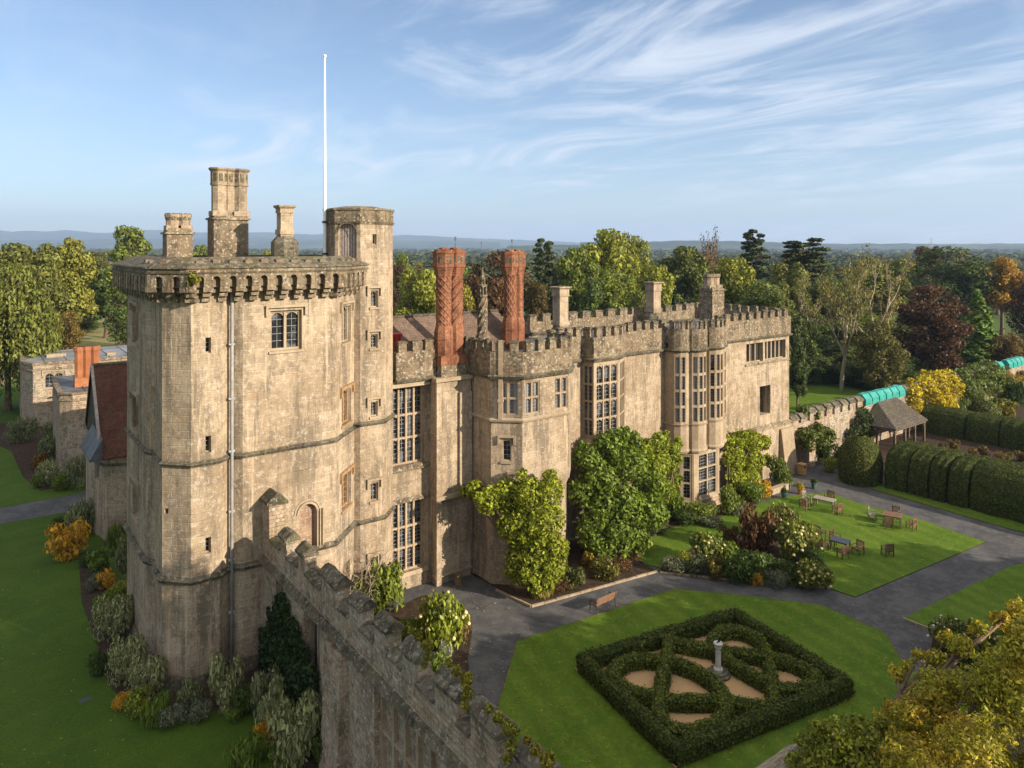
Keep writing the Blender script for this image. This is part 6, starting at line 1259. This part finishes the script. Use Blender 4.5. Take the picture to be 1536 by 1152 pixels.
# woodland edge filling the park behind: individual trees of one belt
wb = random.Random(31); BG = 'trees of the park belt behind the castle'
for i in range(64):
    px = wb.uniform(590, 1560) if i < 50 else wb.uniform(-60, 240); d = wb.uniform(190, 420); yt = wb.uniform(384, 404) - (12 if d < 250 else 0) + (6 if px < 600 else 0)
    T_(wb.choice(('broad', 'broad2', 'tall', 'dome', 'tall2')), px, yt, wb.uniform(16, 30) * 190 / d * 1.3, d, wb.choice((OLV, FG, LG, DK, FG, OLV, BRN, (.12, .11, .03))), 'one of the mixed trees of the park belt stretching away behind the castle', BG, name='broadleaf_tree')
TH = 'low dark thickets of the shrubbery behind the garden wall'
for i, (px, yt, hw, d) in enumerate(((1218, 520, 22, 118), (1240, 505, 30, 128), (1275, 520, 30, 122), (1305, 530, 28, 114), (1335, 520, 30, 122), (1350, 490, 30, 134), (1230, 470, 34, 140), (1440, 500, 34, 136), (1480, 510, 36, 132), (1530, 500, 30, 132), (1420, 480, 40, 150), (1270, 480, 36, 142), (1310, 490, 34, 138), (1255, 545, 26, 118), (1290, 550, 26, 116), (1325, 545, 26, 112), (1345, 535, 24, 112))):
    T_(('dome', 'dome', 'tall2')[i % 3], px, yt, hw * 1.25, d, (DK, (.05, .075, .026), FG)[i % 3], 'one of the low dark thickets of the shrubbery behind the garden wall', TH, name='broadleaf_tree')
# near autumn tree at the lower right and the shrubs at its foot
def near_tree(name, L, n, leaf, colr, lab, seed, elong=2.0, mat='leaf'): return climber(name, L, n, leaf, colr, lab, 'tree', seed, mat, elong=elong, shell=.85)
rn = random.Random(88); L = []
for k in range(96):                                         # sprays of a loose crown
    px = rn.uniform(1300, 1600); edge = 1085 - (px - 1300) * .62; py = edge + abs(rn.gauss(0, 1)) * 95 + 14; L.append((px, py, 20.5 - (py - edge) * .012 + rn.uniform(-.9, .9), rn.uniform(11, 26)))
L += [(rn.uniform(1330, 1600), rn.uniform(1120, 1260), rn.uniform(17.2, 18.6), rn.uniform(40, 62)) for k in range(14)]
near_tree('autumn_tree', L, 80000, .044, (.27, .28, .045), 'yellow and orange autumn tree filling the bottom right corner', 81, 2.6, 'autumn_leaf')
near_tree('garden_bush', [(1225, 1128, 19, 30), (1255, 1112, 19.5, 30), (1285, 1104, 20, 28), (1250, 1145, 18.6, 46), (1222, 1168, 18.4, 32), (1300, 1120, 19, 30), (1290, 1160, 18.4, 50), (1330, 1100, 20, 20), (1240, 1200, 18, 56)], 16000, .058, (.14, .165, .022), 'mossy green bush between the stone coping and the autumn tree', 82)
near_tree('autumn_tree', [(1345, 1010, 22, 12), (1362, 1000, 22.4, 10), (1335, 1062, 21, 11), (1322, 1080, 20.6, 14), (1378, 985, 22.6, 10), (1405, 990, 22, 16), (1420, 960, 22.4, 12), (1395, 1020, 21.4, 18), (1440, 970, 22, 18), (1470, 945, 22.5, 14), (1500, 930, 22.5, 14), (1525, 915, 22.5, 15)], 4200, .05, (.30, .31, .05), 'slender yellow-leaved sapling tips reaching over the path', 83, 2.4, 'autumn_leaf')
# tall trees outside the garden to the south-east (their shade lies on the knot garden; high-crowned pair added to shade west lawn)
SE = 'trees standing south-east of the garden'
for i, (x, y, h, r) in enumerate(((21.5, -5, 21.5, 3.4), (27.3, -5.5, 25, 4), (31.5, 3, 11.8, 3.8), (33.8, 1.2, 12.8, 4.6), (36, 2.4, 12.3, 5.2), (41, 3, 12.8, 5.4), (46, 2.4, 12.5, 5.4), (51.5, 3, 12.4, 5.2), (57, 2.4, 12, 5), (62.5, 3, 10, 4))):
    tree('high' if h > 20 else ('broad', 'broad2', 'dome')[i % 3], x, y, h, r, FG, 'tall green tree standing outside the garden to the south-east', SE, name='broadleaf_tree')

# far woods and hedgerows: one countless mass
g = np.random.default_rng(91); PP_, NN_, SS_ = [], [], []
cand = 0
cl_p, cl_r, cl_q = [], [], []
while len(cl_p) < 6500:
    d = 260 * (14000 / 260) ** (g.random() ** 1.15); px = g.uniform(-120, 1660); x, y = at(px, d)
    v = mnoise.noise(Vector((x * .0016, y * .0016, 3))) + .6 * mnoise.noise(Vector((x * .006, y * .006, 7))); hed = min((x * .8 + y * .6) % 260, (x * -.6 + y * .8) % 340) < 16
    if not (v > .08 or hed): continue
    if d < 340 and 90 < px < 230: continue
    r = (4.5 + 5.5 * g.random()) * (1 + d / 1800); cl_p.append((x, y)); cl_r.append(r); cl_q.append(d)
for (x, y), r, d in zip(cl_p, cl_r, cl_q):
    k = int(max(14, min(150, 52000 / d))); u = usphere(g, k); u[:, 2] = np.abs(u[:, 2]); h = 7 + 7 * g.random() + (d > 2500) * 4
    PP_.append(np.stack([x + u[:, 0] * r, y + u[:, 1] * r, -.4 + u[:, 2] * h * (.75 + .3 * g.random(k))], 1)); NN_.append(u); SS_.append(np.full(k, r * 2.3 / math.sqrt(k) * 1.3))
P, N, S = np.concatenate(PP_), np.concatenate(NN_), np.concatenate(SS_)
t = g.normal(0, 1, N.shape); t = np.cross(N, t); t /= np.linalg.norm(t, axis=1, keepdims=True) + 1e-9; b = np.cross(N, t); s = S[:, None]
V = np.stack([P - t * s * .7, P + b * s * .6, P + t * s * .7, P - b * s * .6], 1).reshape(-1, 3); n = len(P)
me = bpy.data.meshes.new('distant_woodland'); me.vertices.add(4 * n); me.vertices.foreach_set('co', V.ravel()); me.loops.add(4 * n); me.loops.foreach_set('vertex_index', np.arange(4 * n, dtype=np.int32)); me.polygons.add(n); me.polygons.foreach_set('loop_start', np.arange(0, 4 * n, 4, dtype=np.int32)); me.update(calc_edges=True)
t_ = NT('far_leaf'); gp = t_.pos(); c1 = t_.noise(gp, .012, 4, .7); c2 = t_.noise(gp, .08, 3, .7)
c = t_.mix(t_.rng(c1, .35, .65), (.030, .046, .018), (.078, .085, .028)); c = t_.mix(t_.rng(c2, .55, .7, 0, .6), c, (.085, .060, .026)); t_.done(c, .9, .05)
me.materials.append(M['far_leaf']); o = bpy.data.objects.new('distant_woodland', me); col.objects.link(o); tag(o, 'woods and hedgerows of the far plain running to the hills', 'woodland', kind='stuff')
# fallen leaves on lawns and paths
g = np.random.default_rng(95); P = []
while len(P) < 1700:
    px, py = g.uniform(600, 1536), g.uniform(740, 1150); x, y = G(px, py)
    if not (13.6 < x < 75 and 9 < y < 40.3): continue
    v = mnoise.noise(Vector((x * .18, y * .18, 5)))
    if g.random() < .35 + 1.6 * max(0, v): P.append((x, y, .085 if 17.5 < x else .07))
for k in range(300): P.append((g.uniform(-4, 5.5), g.uniform(30, 62), .045))
P = np.array(P); me = leafmesh('fallen_leaves', P, np.tile((0, 0, 1.), (len(P), 1)), .062, 'leaf', g, 1.4, .35); o = bpy.data.objects.new('fallen_leaves', me); col.objects.link(o); o.color = (.20, .145, .045, 1); tag(o, 'fallen autumn leaves scattered over lawns and paths', 'leaves', kind='stuff')
# masts and a pylon on the plain
def mast(px, yt, d, lab, kind):
    x, y = at(px, d); h = zof(yt, d); m = MB()
    if kind == 'mast':
        m.path([(x, y, -.4), (x, y, h * .6), (x, y, h)], [1.2, .8, .5], 6); m.box(x - 1.4, x + 1.4, y - 1.4, y + 1.4, h * .82, h)
        tag(m.build('radio_mast', [M['iron']], None, (x, y, -.4)), lab, 'mast', 'masts on the far plain')
    else:
        for a, b in ((-1, -1), (1, -1), (1, 1), (-1, 1)): m.path([(x + a * 4, y + b * 4, -.4), (x + a * 1.2, y + b * 1.2, h * .6), (x + a * .3, y + b * .3, h)], [.35, .3, .2], 4)
        for f, w in ((.62, 9), (.76, 12), (.9, 8)): m.box(x - w, x + w, y - .5, y + .5, h * f, h * f + .7)
        for f in (.15, .3, .45): m.box(x - 3, x + 3, y - 3, y - 2.7, h * f, h * f + .4)
        tag(m.build('electricity_pylon', [M['grey_pipe']], None, (x, y, -.4)), lab, 'pylon')
mast(683, 355, 1500, 'thin mast on the plain above the twin brick chimney', 'mast'); mast(768, 359, 1900, 'thin mast on the plain above the copper tree', 'mast'); mast(722, 363, 2600, 'faint short mast on the plain between the two brick chimneys', 'mast'); mast(1397, 357, 1500, 'electricity pylon on the skyline above the russet treetop', 'pylon')

# ---------------------------------------------------------------- the air
hz = MB(); hz.box(-14500, 14500, -400, 15500, -6, 560)
mh = bpy.data.materials.new('haze'); mh.use_nodes = True; ht = mh.node_tree; ht.nodes.clear(); ho = ht.nodes.new('ShaderNodeOutputMaterial'); hv = ht.nodes.new('ShaderNodeVolumePrincipled')
hv.inputs['Color'].default_value = (.50, .68, .98, 1); hv.inputs['Density'].default_value = 1.0e-4; hv.inputs['Anisotropy'].default_value = .1; ht.links.new(hv.outputs[0], ho.inputs[1])
tag(hz.build('haze', [mh]), 'pale blue haze lying over the far plain', 'haze', kind='stuff')
